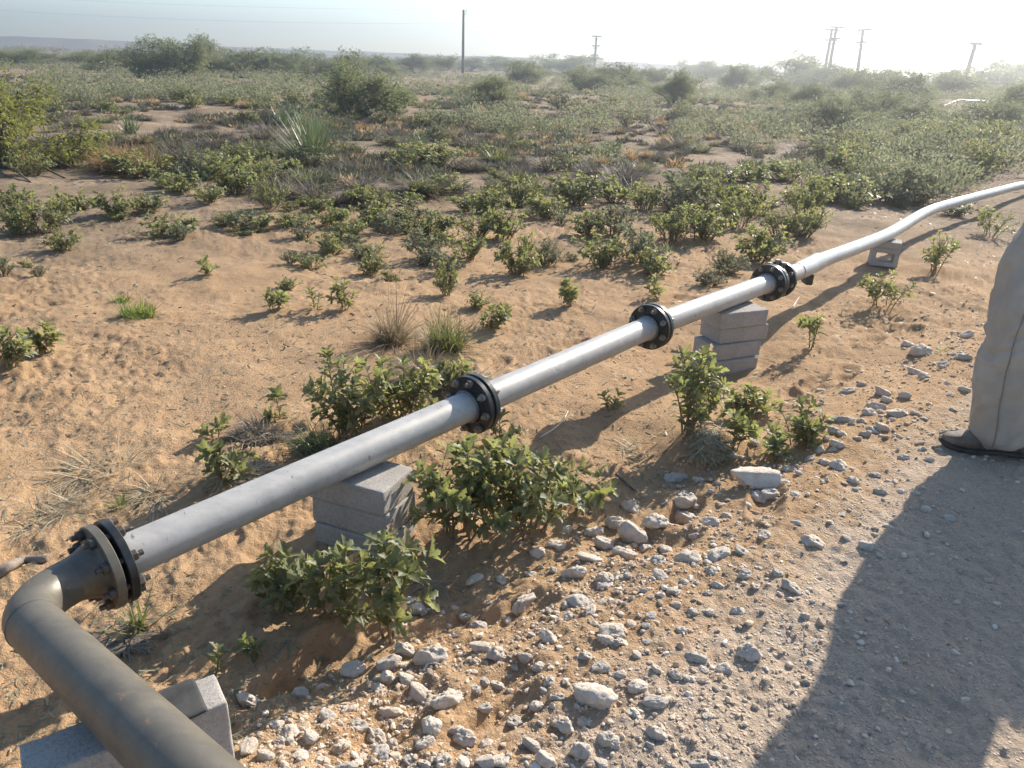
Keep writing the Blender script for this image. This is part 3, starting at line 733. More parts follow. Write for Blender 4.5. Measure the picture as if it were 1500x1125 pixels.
tuft_obj('dead_grass_clump', M['grey'], lambda m, k: blades(m, R(11), 150, 60 * k, 1.2, .007, 22 * k, .9, up=.2), 178, 936, 'flattened grey brown dead grass at the foot of the sprouting grass', 'grass clump')
def rootm(m, k):
    rg = R(12); n = 1200; ph = rg.rand(n) * 6.283; r0 = 33 * k * rg.uniform(.7, 1.2, n) * (1 + .25 * np.sin(ph * 3 + 1)); p0 = rg.uniform(.02, 1.35, n); p1 = p0 + rg.uniform(.1, .7, n); V = np.zeros((n, 10, 3)); tw = rg.normal(0, 1.3, n); lift = rg.rand(n) ** 4 * .45 - .05
    for i, t in enumerate(np.linspace(0, 1, 5)):
        pa = np.minimum(p0 + (p1 - p0) * t, 1.75); a_ = ph + tw * t; rr = r0 * (1 + lift * t)
        Pq = np.stack([np.cos(a_) * np.sin(pa) * rr, np.sin(a_) * np.sin(pa) * rr, np.maximum(np.cos(pa) * rr * 1.05 + .01, .004)], 1); sd = np.stack([-np.sin(a_), np.cos(a_), 0 * a_], 1) * (.0026 * (1 - .6 * t))
        V[:, 2 * i] = Pq - sd; V[:, 2 * i + 1] = Pq + sd
    m.add(V.reshape(-1, 3), (grid_faces(5, 2)[None] + (np.arange(n) * 10)[:, None, None]).reshape(-1, 4), np.repeat(rg.rand(n), 10))
tuft_obj('dead_grass_clump', M['thatch'], rootm, 1033, 668, 'domed grey dead grass root mound below the round oak bush', 'grass clump')
def straw(m, k):
    blades(m, R(13), 170, 120 * k, 1.2, .0045, 40 * k, .55, up=.22, lo=.25)
for i, (px, py, s, lab) in enumerate([(150, 690, 1, 'loose heap of pale dry straw on the sand left of the pipe'), (345, 690, .8, 'flattened pale straw around the few leafed oak seedling'), (110, 740, .6, 'small scatter of dry straw at the left below the straw heap'),
        (700, 560, .7, 'fan of dry straw lying right of the drooping bunch grass'), (640, 850, .5, 'dead brown stems at the foot of the short block stack'), (790, 690, .4, 'thin dry stalks on the sand right of the second bolted flange'), (930, 660, .5, 'dry stalks lying left of the dead root mound'), (470, 690, .6, 'dry bent straw in the shade just behind the pipe'), (60, 760, .8, 'sprawled dry straw on the sand above the dead branch'), (230, 720, .7, 'dry straw spread beside the pipe right of the straw heap')]):
    tuft_obj('straw_clump', M['straw'], lambda m, k, i=i, s=s: blades(m, R(20 + i), int(340 * s), 110 * k * s, 1.2, .0045, 40 * k * s, .55, up=.22, lo=.25), px, py, lab, 'dry straw', None)
tuft_obj('green_grass_tuft', M['grass'], lambda m, k: blades(m, R(30), 60, 34 * k, 1, .005, 6 * k, .2), 176, 742, 'tiny pale green sprig between straw scatters left of the pipe', 'grass tuft')
tuft_obj('green_grass_tuft', M['grass'], lambda m, k: blades(m, R(31), 14, 26 * k, 1, .006, 4 * k, .1), 1378, 516, 'tiny thin sprig beside the pale stone near the trouser leg', 'grass tuft')

def yuc(m, k, n, h, seed, w=.016): blades(m, R(seed), n, h * k, 1.0, w, 9 * k, .05, up=.95, lo=.7)
for i, (px, py, h, n, lab) in enumerate([(458, 240, 92, 190, 'big spiky yucca with long stiff pale green blades and dark shaded foot'), (192, 196, 34, 60, 'small spiky yucca among grey brush behind the russet bush'),
        (415, 182, 34, 60, 'small yucca behind the big spiky yucca'), (612, 210, 26, 50, 'small yucca in the grey brush right of the big spiky yucca'), (1290, 200, 36, 70, 'hazy yucca in the scrub left of the thin pale pipes'), (1445, 214, 44, 70, 'hazy yucca in scrub behind the white plastic pipe')]):
    tuft_obj('yucca_plant', M['yucca'], lambda m, k, n=n, h=h, i=i: yuc(m, k, n, h, 60 + i, .024), px, py, lab, 'yucca', 'yuccas on the flat')
tuft_obj('russet_bush', M['orange'], lambda m, k: (blades(m, R(70), 1500, 58 * k, 1.25, .010, 34 * k, .25, up=.7, lo=.5), blades(m, R(71), 500, 60 * k, 1.7, .009, 40 * k, .3, up=.35, lo=.6)), 188, 250, 'wide russet dry bush beside the yellow green mesquite', 'dry bush')

def ball(seed, n, mat, up=.75, w=.012):
    m = MB(); blades(m, R(seed), n, .5, 1.0, w, .10, .25, up=up, lo=.75); return m.mesh('tuft', mat)
TANM = [ball(80 + i, 520, M['tan']) for i in range(3)] + [ball(84, 520, M['orange'])]
GREYM = [ball(90 + i, 240, M['grey'], .55, .013) for i in range(3)] + [ball(94, 260, M['grassd'], .6, .014)]
def put_tuft(name, me, px, py, w, h, rng):
    P = gp(px, py); W, H = size_at(P, w, h); o = link(name, me, None, (P[0], P[1], P[2] - .01)); o.rotation_euler = (0, 0, rng.rand() * 6.28); o.scale = (W / .8, W / .8, H / .48); return o
TAN = [(880,244,40,26),(922,237,36,27),(947,234,30,22),(942,251,30,17),(975,209,30,18),(1103,293,36,32),(620,157,26,15),(704,165,24,15),(766,147,28,17),(452,177,22,19),(530,192,30,15),(360,158,34,16),(822,192,34,20),(872,190,28,16),(803,224,26,18),(788,216,22,15),(752,190,34,16),(700,192,32,15),(1036,182,24,17),(1060,180,24,14),(1076,190,42,22),(1100,196,34,18),(1125,182,26,15),(1196,184,42,22),(986,167,20,13),(1002,172,22,12),(860,137,22,10),(826,133,22,9),(1022,167,22,13),(930,174,32,13),(1150,178,26,14),(640,172,22,11),(590,178,24,12),(965,186,26,13),(905,196,24,12),(845,205,24,14),(735,206,26,13),(665,200,24,12),(560,168,22,11),(430,160,20,10),(1085,215,28,14),(1010,212,26,13),(1040,204,24,12)]
rng = np.random.RandomState(8); items = []
for i, (px, py, w, h) in enumerate(TAN):
    me = TANM[3] if i in (5, 9, 10) else TANM[rng.randint(3)]; o = put_tuft('dry_tuft', me, px, py, w, h, rng); o['category'] = 'dry tuft'
    items.append((o, px, py, w * h, 'round russet tuft' if i in (5, 9, 10) else 'round tan dry tuft'))
label_all(items, 'round dry tufts on the flat')
items = []; n = 0
while n < 285:
    px, py = rng.uniform(60, 1180), rng.uniform(150, 262) if rng.rand() < .8 else rng.uniform(240, 300)
    if px > 1050 and py < 190: continue
    if py > 250 and not 380 < px < 1300: continue
    if fbm2(np.array([px * .02]), np.array([py * .05]), 2, 3)[0] < -.18: continue
    d = CAM_H * F / ((py - (93 + .039 * (px - 750))) * .924); w = rng.uniform(.4, 1.05) * F / d; h = w * rng.uniform(.26, .45)
    o = put_tuft('dead_brush', GREYM[rng.randint(4)], px, py, w, h, rng); o['category'] = 'dead brush'; items.append((o, px, py, w * h, 'grey dead brush')); n += 1
label_all(items, 'grey dead brush on the flat')

# ---- sticks and litter on the sand
def stick(name, pts, r, mat, label, cat='stick', rough=.0):
    P = [gp(a, b) + np.array([0, 0, c + r * .6]) for a, b, c in pts]; c0 = np.array(P[0])
    Q = [np.array(p) - c0 for p in P]; k = max(8, len(Q) * 5); t = np.linspace(0, len(Q) - 1, k); Q = np.stack([np.interp(t, range(len(Q)), [q[i] for q in Q]) for i in range(3)], 1)
    Q[1:-1] = (Q[:-2] + Q[1:-1] * 2 + Q[2:]) / 4
    V, Fs = tube(Q, r * np.linspace(1, .55, k), 8); V = V + fbm3(V / max(r, .004) * .9, 4, 9)[:, None] * r * .4
    m = MB(); m.add(V, Fs); return tag(m.obj(name, mat, None, True, c0), label, cat)
stick('dead_branch', [(-10, 850, 0), (12, 838, .006), (35, 828, .01), (72, 822, 0)], .022, M['deadwood'], 'weathered grey dead branch at the left picture edge above the olive elbow', 'dead branch')
stick('curved_stick', [(790, 642, 0), (812, 632, .012), (826, 618, .012), (832, 603, 0)], .004, M['palewood'], 'pale curved stick on sand right of the second bolted flange')
stick('dark_stick', [(902, 699, .012), (914, 708, .006), (930, 720, 0)], .006, M['bark'], 'short dark stick on the sand right of the broad bush')
stick('pale_stick', [(395, 740, 0), (412, 728, .008), (424, 700, .02)], .004, M['palewood'], 'pale forked stick between the straw and the pipe')
stick('pale_stick', [(620, 985, 0), (628, 976, .01), (644, 975, 0)], .004, M['palewood'], 'tiny pale twig beside the knobbly stone')
stick('pale_stick', [(1160, 455, 0), (1164, 447, .01), (1170, 438, .01)], .006, M['palewood'], 'pale twig lying in the pipe shadow behind the slim sapling')
stick('dead_branch', [(1340, 470, 0), (1350, 466, .005), (1372, 462, 0)], .008, M['bark'], 'thin dark twig on sand between the low bush and the trouser leg', 'dead branch')
for i, (pts, lab) in enumerate([([(25, 238, .0), (60, 236, .06), (110, 250, .02)], 'long dead branch sprawled under the yellow green mesquite'), ([(20, 245, .05), (55, 252, .1), (95, 262, 0)], 'lower dead branch spread below the yellow green mesquite'), ([(-5, 240, .03), (25, 258, .06), (45, 268, 0)], 'dead branch at the left edge under the yellow green mesquite'), ([(30, 230, .05), (75, 228, .12), (125, 240, .1)], 'upper dead branch reaching from the yellow green mesquite to the russet bush')]):
    stick('dead_branch', pts, .018, M['bark'], lab, 'dead branch')
stick('thin_pipe', [(1346, 176, .3), (1375, 181, .35), (1412, 188, .3)], .03, M['poly'], 'thin pale pipe lying in the scrub, lower of the two', 'thin pipe')
stick('thin_pipe', [(1376, 172, .35), (1400, 166, .5), (1444, 164, .4)], .03, M['poly'], 'thin pale pipe lying in the scrub, upper of the two', 'thin pipe')

def litter():
    rg = np.random.RandomState(21); N = 30000; m = MB()
    a = rg.uniform(-.72, .72, N); r = np.exp(rg.uniform(math.log(1.1), math.log(15), N)); x, y = r * np.sin(a), r * np.cos(a)
    k = (road_s(x, y) < -.05 + .1 * rg.rand(N)) & (fbm2(x * .9, y * .9, 3, 61) > -.25 + .3 * rg.rand(N) - .15); x, y, r = x[k], y[k], r[k]; n = len(x); z = height(x, y)
    L = rg.gamma(2.0, .008, n) * (1 + r * .03); az = rg.rand(n) * 6.28; d = np.stack([np.cos(az), np.sin(az), rg.normal(0, .22, n)], 1); sd = np.stack([-np.sin(az), np.cos(az), rg.normal(0, .3, n)], 1)
    wv = (.0009 + .0004 * r) * rg.uniform(.5, 1.6, n); C = np.stack([x, y, z + .004 + .3 * wv], 1); bend = rg.normal(0, .18, n)[:, None]
    V = np.zeros((n, 6, 3))
    for i, t in enumerate((-.5, 0, .5)):
        P = C + d * (L * t)[:, None] + sd * (L[:, None] * bend * (.25 - t * t)); V[:, 2 * i] = P - sd * wv[:, None]; V[:, 2 * i + 1] = P + sd * wv[:, None] + [0, 0, .001]
    Fs = (grid_faces(3, 2)[None] + (np.arange(n) * 6)[:, None, None]).reshape(-1, 4); isd = rg.rand(n) < .6
    lvv = np.repeat(rg.rand(n), 6)
    mi = np.repeat(isd, 2)
    m.add(V.reshape(-1, 3), Fs, lvv); m.mi = [np.where(mi, 0, 1).astype(np.int32)]
    o = m.obj('plant_litter', [M['crumb'], M['straw']]); tag(o, 'dead leaf and twig crumbs strewn over the sand', 'litter', kind='stuff')
litter()

# ------------------------------------------------------------------ ground sheet
def ground():
    fine = np.linspace(-42, 42, 760); coarse_l = np.linspace(-180, -42, 60)[1:-1]; coarse_r = np.linspace(42, 180, 60)[1:]
    A = np.radians(np.concatenate([coarse_l, fine, coarse_r])); n = len(A)
    r = [.05, .2, .4, .6, .8, .95]
    while r[-1] < 660: r.append(r[-1] * (1.0045 if r[-1] < 7 else (1.010 if r[-1] < 30 else 1.035)))
    r = np.array(r); RR, AA = np.meshgrid(r, A, indexing='ij'); x = (RR * np.sin(AA)).ravel(); y = (RR * np.cos(AA)).ravel(); z = height(x, y)
    m = MB(); Fs = grid_faces(len(r), n, True)[:, ::-1]
    m.add(np.stack([x, y, z], 1), [Fs, np.arange(n)[None, :]])
    me = m.mesh('ground', M['ground'])
    s = road_s(x, y); rd = sstep(-.05, 1.0, s); rr = np.hypot(x, y)
    fr = sstep(5.5, 10.0, rr + 3 * fbm2(x * .25, y * .25, 3, 71)) * (1 - rd * (rr < 20))
    for nm, v in (('road', rd * (1 - sstep(9, 18, rr))), ('far', np.clip(fr, 0, 1))):
        a = me.attributes.new(nm, 'FLOAT', 'POINT'); a.data.foreach_set('value', v.astype(np.float32))
    o = link('ground', me); tag(o, 'sandy desert ground with a pale gravel road edge', kind='structure')
ground()

# ------------------------------------------------------------------ stones
def rock_mesh(seed, sub=4, smooth=True, nplane=11, rough=.16):
    rg = np.random.RandomState(seed); bm = bmesh.new(); bmesh.ops.create_icosphere(bm, subdivisions=sub, radius=1)
    V = np.array([v.co[:] for v in bm.verts]); Fc = np.array([[v.index for v in f.verts] for f in bm.faces]); bm.free()
    d = nrm(V); N = nrm(np.concatenate([rg.normal(0, 1, (nplane, 3)), rg.normal([0, 0, 1.], .22, (2, 3))])); D0 = np.concatenate([rg.uniform(.62, 1.0, nplane), rg.uniform(.5, .7, 2)])
    q = d @ N.T; rr = np.where(q > .05, D0 / np.maximum(q, .05), 9); rr = -np.log(np.exp(-rr * 24).sum(1)) / 24; rr = np.clip(rr, .45, 1.08)
    V = d * rr[:, None]; V = V + d * (fbm3(d * 2.3 + seed, 5, seed, .6) * rough * 1.5)[:, None] + d * (fbm3(d * 6 + seed, 4, seed + 9, .6) * rough * .6)[:, None]
    V = V / np.abs(V).max(0)
    m = MB(); m.add(V, Fc); return m.mesh('stone', M['rock'], smooth)
ROCKS = [rock_mesh(600 + i, 4, True, 8 + i % 5, .13 + .03 * (i % 4)) for i in range(12)]
def stone(px, py, w, h, rng, me=None, depth=1.0, rz=None, tilt=.25, flat=None, hk=.82, sink=.05):
    """a stone filling about w x h pixels round (px, py)"""
    P = gp(px, py + h * .35); d = project(P)[2]; W = w * d / F; dn = math.atan2(CAM_H - P[2], math.hypot(P[0], P[1]))
    H = flat * W if flat else min(W * .85, max(.3 * W, h * d / F * hk)); Dp = W * depth * .8
    o = link('stone', me or ROCKS[rng.randint(len(ROCKS))], None, (P[0], P[1], P[2] + H * sink))
    o.rotation_euler = (rng.normal(0, tilt), rng.normal(0, tilt), rng.normal(0, .5) if rz is None else rz); o.scale = (W / 2, Dp / 2, H / 2); return o
NAMED = [(1108,694,78,42,'wedge shaped pale boulder beside the dead root mound',.75,None),(868,1010,72,44,'large pitted pale boulder half sunk in the road edge',1.0,None),(656,1017,64,34,'long grey limestone slab lying at a slant in the gravel',.55,.75),
    (767,876,50,34,'long white stone lying at a slant on bare sand',.5,.8),(888,793,38,24,'white angular stone at the top of the pale stone patch',.8,None),(865,814,46,16,'flat white slab between two white stones',.7,.1),(841,832,40,32,'tilted white stone left of the flat slab',.8,None),
    (904,762,40,28,'brown rounded stone highest in the rubble below the broad bush',.8,None),(926,738,34,24,'pale stone behind the brown rounded stone',.8,None),(701,909,32,34,'upright blocky stone on bare sand right of the tall oak sprout',.9,None),(683,898,24,26,'small tan stone leaning on the upright blocky stone',.8,None),
    (728,951,32,30,'round tan stone casting a long shadow on sand',.9,None),(704,945,36,20,'flat tan stone touching the round one with the long shadow',.7,None),(768,958,28,24,'white wedge stone in the middle of the bare sand patch',.8,None),(632,951,54,44,'big knobbly pale stone below the tall oak sprout',.9,None),(594,946,34,24,'tan stone left of the big knobbly one',.8,None),
    (573,964,46,28,'crusty flat stone below the tall oak sprout',.8,None),(518,972,40,36,'smooth angular stone in the shade left of the rubble',.9,None),(594,990,32,28,'whitish stone under the crusty flat stone',.9,None),(569,988,30,26,'grey stone at the lower end of the crusty flat stone',.9,None),(601,877,46,38,'rounded pink grey stone at the foot of the tall oak sprout',.9,None),
    (696,844,32,18,'thin pale stone lying in bush shade above the sand',.5,.5),(365,1021,40,26,'flat grey stone in the shade right of the front concrete block',.7,None),(1348,508,36,34,'big round grey stone near the trouser leg',.9,None),(1292,572,27,20,'pale stone on top of the rubble heap by the boot',.9,None),
    (1324,577,24,19,'tan stone right of the top stone of the rubble heap',.9,None),(1093,950,44,30,'smooth half buried grey stone in the road gravel',1.0,None),(1160,858,36,18,'low pale stone pair lump near the shadow edge',.7,None),(1418,487,26,14,'grey flat stone just left of the trouser leg',.8,None),(1053,669,14,13,'small white stone at the foot of the dead root mound',.9,None),
    (779,1084,30,30,'upright cream stone near the bottom edge',.9,None),(852,1095,38,28,'faceted tan stone near the bottom edge',.9,None),(962,1066,34,28,'cream stone at the edge of the road near the bottom',.8,None),(632,1056,42,34,'large cream stone on the mound near the bottom edge',.9,None),(623,1079,32,34,'tall cream stone stacked against the large cream one',.9,None),(575,1086,26,22,'bright white chip near the bottom edge',.7,None),
    (365,1090,34,36,'big crusty pale stone at the corner of the front concrete block',.9,None),(389,1104,34,26,'crusty pale stone by the bottom edge beside the corner stone',.9,None)]
rng = np.random.RandomState(31)
for i, (px, py, w, h, lab, dp, rz) in enumerate(NAMED):
    o = stone(px, py, w, h, rng, ROCKS[i % len(ROCKS)], dp, rz, hk=1.05, sink=.14); tag(o, lab, 'stone', 'stones along the road edge')
STN = [(555,1000),(728,997),(696,1004),(713,1031),(790,970),(859,956),(880,970),(886,931),(898,915),(907,935),(863,889),(832,899),(831,881),(847,873),(804,993),(788,1025),(816,1015),(665,1063),(681,1072),(712,1084),(880,1112),(893,1075),(824,1052),(856,1052),(752,1049),(712,1109),(733,1107),(802,1104),(959,1020),(937,995),(905,981),(962,821),(966,839),(886,851),(889,840),(521,1056),(511,1034),(571,1034),(614,1006),(507,1120),(557,1098),(550,1068),(405,1058),(409,1082),(427,1066),(480,1045),(473,1109),(440,1100),(455,1075),(500,1085),(530,1110),(600,1110),(650,1105),(1262,612),(1248,618),(1268,630),(1292,618),(1305,612),(1235,632),(1212,640),(1198,655),(1228,645),(1318,598),(1285,588),(1300,582),(1276,588),(1185,668),(1172,690),(1158,682),(1240,608),(1222,625),(1275,600),(1255,640),(1280,625),(1220,655),(1208,672),(1290,600),(1310,600),(1340,540),(1355,545),(1395,517),(1415,517),(1380,530),(1250,700),(1253,715),(1220,610),(1330,500),(990,690),(1000,745),(1040,760),(1065,750),(1018,780),(1008,750),(985,770),(960,755),(975,800),(1000,720),(1148,700),(1165,720),(1130,715),(1035,890),(1080,890),(1060,975),(1120,780),(1185,860),(1190,880),(1140,835),(1090,835),(1240,785),(1052,800),(1010,805),(930,770),(945,795),(915,800),(1110,720),(815,790),(830,770),(790,800),(870,770)]
items = []; SEEN = [(a[0], a[1], max(a[2], a[3])) for a in NAMED]
for (px, py) in STN:
    s = (rng.gamma(6, 3.2) + 8) * (.62 if px > 1150 else 1); o = stone(px, py, s * 1.15, s, rng, None, rng.uniform(.7, 1.1)); o['category'] = 'stone'; items.append((o, px, py, s, 'pale stone')); SEEN.append((px, py, s))
n = 0
while n < 110:
    if rng.rand() < .72: px, py = rng.uniform(370, 1060), rng.uniform(800, 1125)
    else: px, py = rng.uniform(900, 1420), rng.uniform(500, 900)
    P = gp(px, py); s = float(road_s(P[0], P[1]))
    if not (-.16 < s < .85) or rng.rand() > math.exp(-max(0, s - .3) * 2.5): continue
    q = min(26, 7 + rng.gamma(2.2, 3.2)) * min(1.2, 2.6 / project(P)[2] + .3)
    if any(math.hypot(px - a, py - b) < .5 * (c + q) for a, b, c in SEEN): continue
    o = stone(px, py, q * 1.15, q, rng, None, rng.uniform(.7, 1.1)); o['category'] = 'stone'; items.append((o, px, py, q, 'small pale stone')); SEEN.append((px, py, q)); n += 1
label_all(items, 'stones along the road edge')

def gravel():
    rg = np.random.RandomState(32); m = MB(); bm = bmesh.new(); bmesh.ops.create_icosphere(bm, subdivisions=2, radius=1)
    V = np.array([v.co[:] for v in bm.verts]); Fc = np.array([[v.index for v in f.verts] for f in bm.faces]); bm.free(); d = nrm(V); T = []
    bm = bmesh.new(); bmesh.ops.create_icosphere(bm, subdivisions=1, radius=1); V1 = np.array([v.co[:] for v in bm.verts]); F1 = np.array([[v.index for v in f.verts] for f in bm.faces]); bm.free()
    for s in range(8):
        N = nrm(rg.normal(0, 1, (8, 3))); D0 = rg.uniform(.45, 1, 8); q = d @ N.T; r_ = np.where(q > .1, D0 / np.maximum(q, .1), 9).min(1); T.append(d * np.clip(r_, .4, 1.2)[:, None])
    T = np.array(T); N = 110000; T1 = V1[None] * rg.uniform(.5, 1.2, (8, len(V1), 1))
    a = rg.uniform(-.66, .70, N); r = np.exp(rg.uniform(math.log(1.05), math.log(7.0), N)); x, y = r * np.sin(a), r * np.cos(a); s = road_s(x, y)
    pr = np.where(s > .0, .42 * np.exp(-np.maximum(s - .7, 0) * .9) + .75 * np.exp(-((s - .25) / .32) ** 2), .45 * np.exp(-(s / .16) ** 2)) * np.clip(.75 + 1.4 * fbm2(x * 3, y * 3, 3, 81), .08, 1)
    k = rg.rand(N) < pr * .62; x, y, r, s = x[k], y[k], r[k], s[k]; n = len(x); z = height(x, y)
    sz = np.clip(.0018 + rg.gamma(1.0, .0023, n), 0, .017) * (.55 + .22 * r); sz = np.clip(sz, 0, .016)
    th = rg.rand(n) * 6.28; sc = np.stack([rg.uniform(.8, 1.3, n), rg.uniform(.7, 1.1, n), rg.uniform(.45, .8, n)], 1) * sz[:, None]
    px_ = sz / (r + .8); big = px_ > np.percentile(px_, 72)
    for msk, TT, FF in ((big, T, Fc), (~big, T1, F1)):
        q = np.nonzero(msk)[0]; t = TT[rg.randint(0, 8, len(q))] * sc[q][:, None]; c, s_ = np.cos(th[q])[:, None], np.sin(th[q])[:, None]
        P = np.stack([t[..., 0] * c - t[..., 1] * s_, t[..., 0] * s_ + t[..., 1] * c, t[..., 2]], -1) + np.stack([x[q], y[q], z[q] + sc[q, 2] * .25], 1)[:, None]
        kk = TT.shape[1]; m.add(P.reshape(-1, 3), (FF[None] + (np.arange(len(q)) * kk)[:, None, None]).reshape(-1, 3), np.repeat(rg.rand(len(q)), kk))
    o = m.obj('gravel', M['pebble'], None, False); tag(o, 'fine pale gravel strewn over the road edge', 'gravel', kind='stuff')
gravel()

# ------------------------------------------------------------------ the pipeline
J = [at(160, 826, 2.0), at(694, 591, 2.95), at(954, 478, 3.87), at(1127, 414, 4.8)]
def unit(v): return np.asarray(v, float) / np.linalg.norm(v)
T = [unit(J[1] - J[0]), unit(J[2] - J[0]), unit(J[3] - J[1]), unit(J[3] - J[2])]
base = np.array([J[1][0], J[1][1], hz(J[1][0], J[1][1])])
pl = empty('pipeline', base); tag(pl, 'long bolted pipeline of silver, olive and white pipe running across the sand on concrete blocks', 'pipeline')
def pipe_part(name, mb, mat, lab=None, parent=None, smooth=True):
    o = mb.obj(name, mat, parent or pl, smooth); o.data.set_sharp_from_angle(angle=rad(38))
    if parent is None: o.location = -base
    if lab: o['label'] = lab
    return o
PR = .05715; FR = .1145
def ring(A, Td, s, r, rr, n=40):
    """a torus (weld bead, gasket edge) round the pipe"""
    u = unit(np.cross(Td, [0, 0, 1.])); w = np.cross(Td, u); a = np.arange(n) / n * 2 * math.pi; b = np.arange(8) / 8 * 2 * math.pi
    c = A + Td * s; V = np.zeros((n, 8, 3)); wob = 1 + .05 * np.sin(a * 23) + .04 * np.sin(a * 41 + 1)
    for i in range(n):
        e = math.cos(a[i]) * u + math.sin(a[i]) * w
        V[i] = c + e * r + rr * wob[i] * (np.cos(b)[:, None] * e + np.sin(b)[:, None] * Td)
    f = grid_faces(n, 8, True); f2 = np.concatenate([f, np.stack([(n - 1) * 8 + np.arange(8), (n - 1) * 8 + (np.arange(8) + 1) % 8, (np.arange(8) + 1) % 8, np.arange(8)], -1)])
    return V.reshape(-1, 3), [f2]
def slip_flange(A, Td, mat, lab=None, weld=True, thick=.024):
    m = MB(); g_ = .003
    m.add(*lathe(A, A + Td, sharp([(g_, .05), (g_, .078), (g_ + .003, .078), (g_ + .003, FR), (g_ + thick, FR), (g_ + thick, .069), (g_ + thick + .013, .066), (g_ + thick + .013, .056)], .0018), 56))
    o = pipe_part('flange', m, mat, lab)
    if weld:
        w = MB(); w.add(*ring(A, Td, g_ + thick + .015, PR + .003, .0048)); w.obj('weld_bead', M['weld'], o)
    return o
def bolts(fl, A, Td, s0, s1, mat, rot, n=8, stick=.012, rc=.0953):
    u = unit(np.cross(Td, [0, 0, 1.])); w = np.cross(Td, u)
    for k in range(n):
        a = rot + k * 2 * math.pi / n; c = A + rc * (math.cos(a) * u + math.sin(a) * w); m = MB()
        m.add(*tube([c + Td * (s0 - .016 - stick), c + Td * (s1 + .016 + stick)], .0079, 10))
        m.add(*hexnut(c + Td * s0, -Td, .0155, .016, k * .7)); m.add(*hexnut(c + Td * s1, Td, .0155, .016, k * 1.1))
        m.obj('bolt', mat, fl, False)
def spool(A, B, name, mat, lab=None, r=PR, n=64):
    m = MB(); k = 24; P = A + (B - A) * np.linspace(0, 1, k)[:, None]; m.add(*tube(P, r, n)); return pipe_part(name, m, mat, lab)

# joint 0: olive welding-neck flange against a black slip-on flange
m = MB(); Td = -T[0]
m.add(*lathe(J[0], J[0] + Td, sharp([(.003, .05), (.003, .078), (.006, .078), (.006, FR), (.029, FR), (.029, .080), (.040, .074), (.062, .064), (.088, .0575), (.0935, .0572)], .0018), 56))
fl = pipe_part('flange', m, M['olive'], 'olive grey flange with a tapered neck'); bolts(fl, J[0], T[0], -.029, .027, M['boltd'], .25, stick=.014)
slip_flange(J[0], T[0], M['black'], 'black flange bolted to the olive one', weld=False)
g_ = MB(); g_.add(*lathe(J[0], J[0] + T[0], [(-.0035, .07), (-.0035, .079), (.0035, .079), (.0035, .07)], 40)); pipe_part('gasket', g_, M['gasket'])
# elbow and the near pipe over the front block
E = J[0] - T[0] * .222; Q = at(164, 1025, 1.44); Dd = unit(Q - E)
cosang = float((-T[0]) @ Dd); th = math.acos(cosang); RB = .152; cut = RB * math.tan((th) / 2)
A0 = E + T[0] * cut; nb = unit(Dd - (-T[0]) * cosang); cen = A0 + nb * RB
P = []
for t in np.linspace(0, th, 18): P.append(cen - nb * RB * math.cos(t) + (-T[0]) * RB * math.sin(t))
P = [J[0] - T[0] * .0925] + P if (A0 - (J[0] - T[0] * .0925)) @ (-T[0]) > .003 else P
m = MB(); m.add(*tube(P, PR, 64)); pipe_part('elbow', m, M['olive'], 'olive grey elbow with a rust scrape')
w = MB(); w.add(*ring(P[-1], Dd, 0, PR - .001, .0030)); pipe_part('weld_bead', w, M['olive'])
L1 = 1.22; e1 = P[-1] + Dd * L1; dn = np.array([0, 0, -1.]); hd = unit(Dd * [1, 1, 0]); pts = [P[-1] + Dd * s for s in np.linspace(0, L1, 30)]
for t in np.linspace(0, math.pi / 2, 12)[1:]: pts.append(e1 + hd * .15 * math.sin(t) + np.array([0, 0, -.15 * (1 - math.cos(t))]))
pts += [pts[-1] + dn * s for s in (.15, .35, .6)]
m = MB(); m.add(*tube(pts, PR, 64)); pipe_part('olive_pipe', m, M['olive'], 'olive grey pipe crossing the front block')
# silver spools with paired black flanges
spool(J[0] + T[0] * .012, J[1] - T[0] * .010, 'steel_pipe', M['galv'], 'silver pipe section on the short block stack')
spool(J[1] + T[1] * .010, J[2] - T[1] * .010, 'steel_pipe', M['galv'], 'silver pipe section between the second and third flanges')
spool(J[2] + T[3] * .010, J[3] - T[3] * .008, 'steel_pipe', M['galv'], 'silver pipe section on the tall block stack')
for i, rot in ((1, .12), (2, .3)):
    fl = slip_flange(J[i], -T[i - 1 if i == 1 else 1], M['black']); bolts(fl, J[i], T[i], -.027, .027, M['bolt'], rot)
    slip_flange(J[i], T[1 if i == 1 else 3], M['blackgreen'], weld=False)
    g_ = MB(); g_.add(*lathe(J[i], J[i] + T[i], [(-.0035, .07), (-.0035, .079), (.0035, .079), (.0035, .07)], 40)); pipe_part('gasket', g_, M['gasket'])
